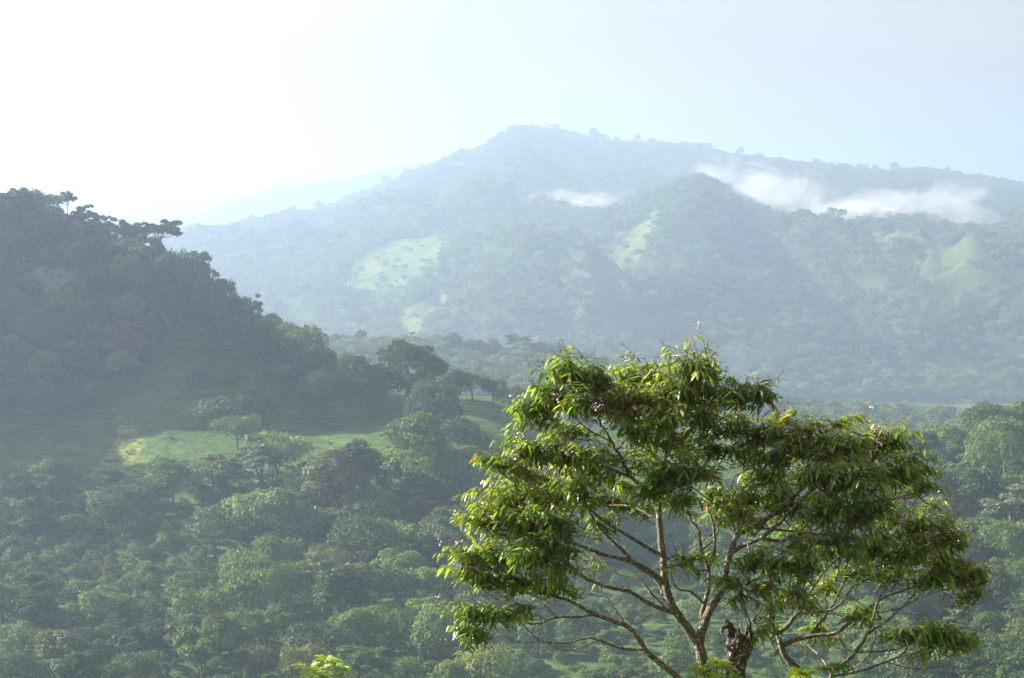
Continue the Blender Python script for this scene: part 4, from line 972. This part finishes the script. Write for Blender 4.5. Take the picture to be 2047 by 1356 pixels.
# ------------------------------------------------------------------ bright feathery shrubs along the lower edge
def pin_mat():
    m = foliage_mat('young_leaflets', (0.10, 0.22, 0.03), (0.20, 0.36, 0.045), (0.42, 0.50, 0.06), .4, .45, .4, 0.0)
    return m
M_PIN = pin_mat()
def feather_shrub(c, r, dz, rx, n, label, seed):
    R = random.Random(seed)
    e = bpy.data.objects.new('shrub', None); COL.objects.link(e)
    base = P(c, 1356, DT + dz) + Vector((0, 0, -.9)); e.location = base
    tag(e, label, 'shrub', 'bright feathery shrubs along the lower edge')
    Lv, T, st = [], [], Bag()
    top = P(c, r, DT + dz) - base
    for k in range(n):
        a = R.uniform(0, 6.28); q = R.uniform(0, 1) ** .6
        hub = top + Vector((math.cos(a) * q * rx * PX, math.sin(a) * q * rx * PX * .9, -(q ** 2) * rx * PX * .55 - R.uniform(0, .2) * (k > n * .4)))
        s = Vector((hub.x * .3, hub.y * .3, hub.z * .55))
        st.add(*tube([Vector((R.gauss(0, .02), R.gauss(0, .02), 0)), s, hub], [.006, .0045, .0025], 4))
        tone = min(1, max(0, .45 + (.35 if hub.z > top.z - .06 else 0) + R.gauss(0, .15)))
        for j in range(R.randint(3, 5)):
            b = R.uniform(0, 6.28); el = R.uniform(-.2, .9); L = R.uniform(.08, .15)
            d = Vector((math.cos(b) * math.cos(el), math.sin(b) * math.cos(el), math.sin(el)))
            side = d.cross(Vector((0, 0, 1))).normalized(); up = side.cross(d)
            def pt(t): return hub + d * L * t + Vector((0, 0, -L * .45 * t * t))
            st.add(*tube([pt(0), pt(.5), pt(1)], [.0014, .0011, .0008], 3))
            m = R.randint(8, 12)
            for i in range(m):
                t = .12 + .88 * (i + 1) / m; p = pt(t)
                for sg in (-1, 1):
                    l = .03 * (1 - abs(t - .5) * .7) * R.uniform(.8, 1.15); w = l * .2
                    dd = (side * sg + d * .45 + up * R.uniform(-.35, .25)).normalized(); nn = dd.cross(d).normalized() * w
                    ff = (up * .3 + d) .normalized() * w
                    Lv.append([p, p + dd * l * .5 + ff, p + dd * l, p + dd * l * .5 - ff]); T.append(tone)
    V = np.array([[tuple(v) for v in q] for q in Lv]).reshape(-1, 3)
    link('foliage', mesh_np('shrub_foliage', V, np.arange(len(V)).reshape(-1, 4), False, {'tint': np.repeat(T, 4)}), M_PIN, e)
    link('stem', st.mesh('shrub_stem'), M_TWIG, e)
feather_shrub(648, 1322, -.4, 36, 22, 'small yellow-green feathery shrub tip at the bottom edge left of the flowering tree', 1)
feather_shrub(1430, 1330, -.7, 44, 30, 'bright green feathery shrub in front of the stump and the main trunk', 2)
feather_shrub(1598, 1347, -.7, 58, 34, 'bright green feathery shrub at the foot of the right-hand stem', 3)

# ------------------------------------------------------------------ haze and drifting mist
def box(name, lo, hi):
    V = [(x, y, z) for x in (lo[0], hi[0]) for y in (lo[1], hi[1]) for z in (lo[2], hi[2])]
    Fc = [(0, 1, 3, 2), (4, 6, 7, 5), (0, 4, 5, 1), (2, 3, 7, 6), (0, 2, 6, 4), (1, 5, 7, 3)]
    me = bpy.data.meshes.new(name); me.from_pydata(V, [], Fc); me.update()
    return link(name, me)
zs = [v for v in TZ.ravel()]
hz = box('haze', (-9500, -300, -1100), (9500, 15300, 290)); hz['kind'] = 'stuff'
m = bpy.data.materials.new('haze'); m.use_nodes = True; nt = m.node_tree; nt.nodes.clear()
vo = nt.nodes.new('ShaderNodeVolumePrincipled'); vo.inputs['Color'].default_value = (0.575, 0.745, 1.0, 1)
vo.inputs['Density'].default_value = HAZE_DENSITY; vo.inputs['Anisotropy'].default_value = 0.60
ou = nt.nodes.new('ShaderNodeOutputMaterial'); nt.links.new(vo.outputs[0], ou.inputs['Volume']); hz.data.materials.append(m)

def mist(name, corner, size, dens, label, scale, seed, thr=.5, rot=0.0):
    """a drifting bank of mist: a real volume with ragged density, fading towards its own sides"""
    o = box(name, (-1, -1, -1), (1, 1, 1)); o.location = corner; o.scale = size; o.rotation_euler = (0, rot, 0)
    o['kind'] = 'stuff'; o['label'] = label
    m = bpy.data.materials.new(name); m.use_nodes = True; nt = m.node_tree; nt.nodes.clear()
    tc = N(nt, 'ShaderNodeTexCoord'); ge = N(nt, 'ShaderNodeNewGeometry')
    ln = N(nt, 'ShaderNodeVectorMath', operation='LENGTH'); nt.links.new(tc.outputs['Object'], ln.inputs[0])
    fall = N(nt, 'ShaderNodeMapRange'); fall.inputs[1].default_value = 0.35; fall.inputs[2].default_value = 1.0; fall.inputs[3].default_value = 0.27; fall.inputs[4].default_value = -0.62
    nt.links.new(ln.outputs['Value'], fall.inputs[0])
    mp = N(nt, 'ShaderNodeMapping'); mp.inputs['Location'].default_value = (seed, seed, seed); mp.inputs['Scale'].default_value = (scale, scale, scale * 1.5)
    nt.links.new(ge.outputs['Position'], mp.inputs[0])
    nz = noise(nt, mp.outputs[0], 1.0, 8, 0.62); nz.inputs['Distortion'].default_value = 0.8
    st_ = N(nt, 'ShaderNodeMath', operation='MULTIPLY_ADD'); st_.inputs[1].default_value = 2.1; st_.inputs[2].default_value = -0.58; nt.links.new(nz.outputs[0], st_.inputs[0])
    ad = N(nt, 'ShaderNodeMath', operation='ADD'); nt.links.new(st_.outputs[0], ad.inputs[0]); nt.links.new(fall.outputs[0], ad.inputs[1])
    mr = N(nt, 'ShaderNodeMapRange'); mr.inputs[1].default_value = thr; mr.inputs[2].default_value = thr + .3; mr.inputs[4].default_value = dens
    nt.links.new(ad.outputs[0], mr.inputs[0])
    v = N(nt, 'ShaderNodeVolumePrincipled'); v.inputs['Color'].default_value = (1, 1, 1, 1); v.inputs['Anisotropy'].default_value = 0.3
    nt.links.new(mr.outputs[0], v.inputs['Density'])
    ou = N(nt, 'ShaderNodeOutputMaterial'); nt.links.new(v.outputs[0], ou.inputs['Volume']); o.data.materials.append(m)
    return o
mist('mist', P(1570, 396, 3030), (240, 100, 80), .012, 'white mist bank drifting behind the pointed hill', .014, 3.1, .5, .18)
mist('mist', P(1830, 428, 3120), (240, 100, 80), .011, 'white mist bank drifting over the right-hand ridge', .015, 8.4, .5, -.05)
mist('mist', P(1700, 432, 3080), (170, 90, 50), .012, 'thin mist joining the two banks on the right-hand ridge', .018, 11.3, .5)
mist('mist', P(1150, 422, 3270), (280, 80, 66), .013, 'small ragged mist patch in the saddle left of the pointed hill', .028, 5.5, .52)
mist('mist', P(95, 560, 690), (20, 14, 9), .035, 'faint wisp of mist before the wooded face of the left hill', .11, 2.5, .55)
print('slip', hit(255, 905, 450, 800)); print('script done')
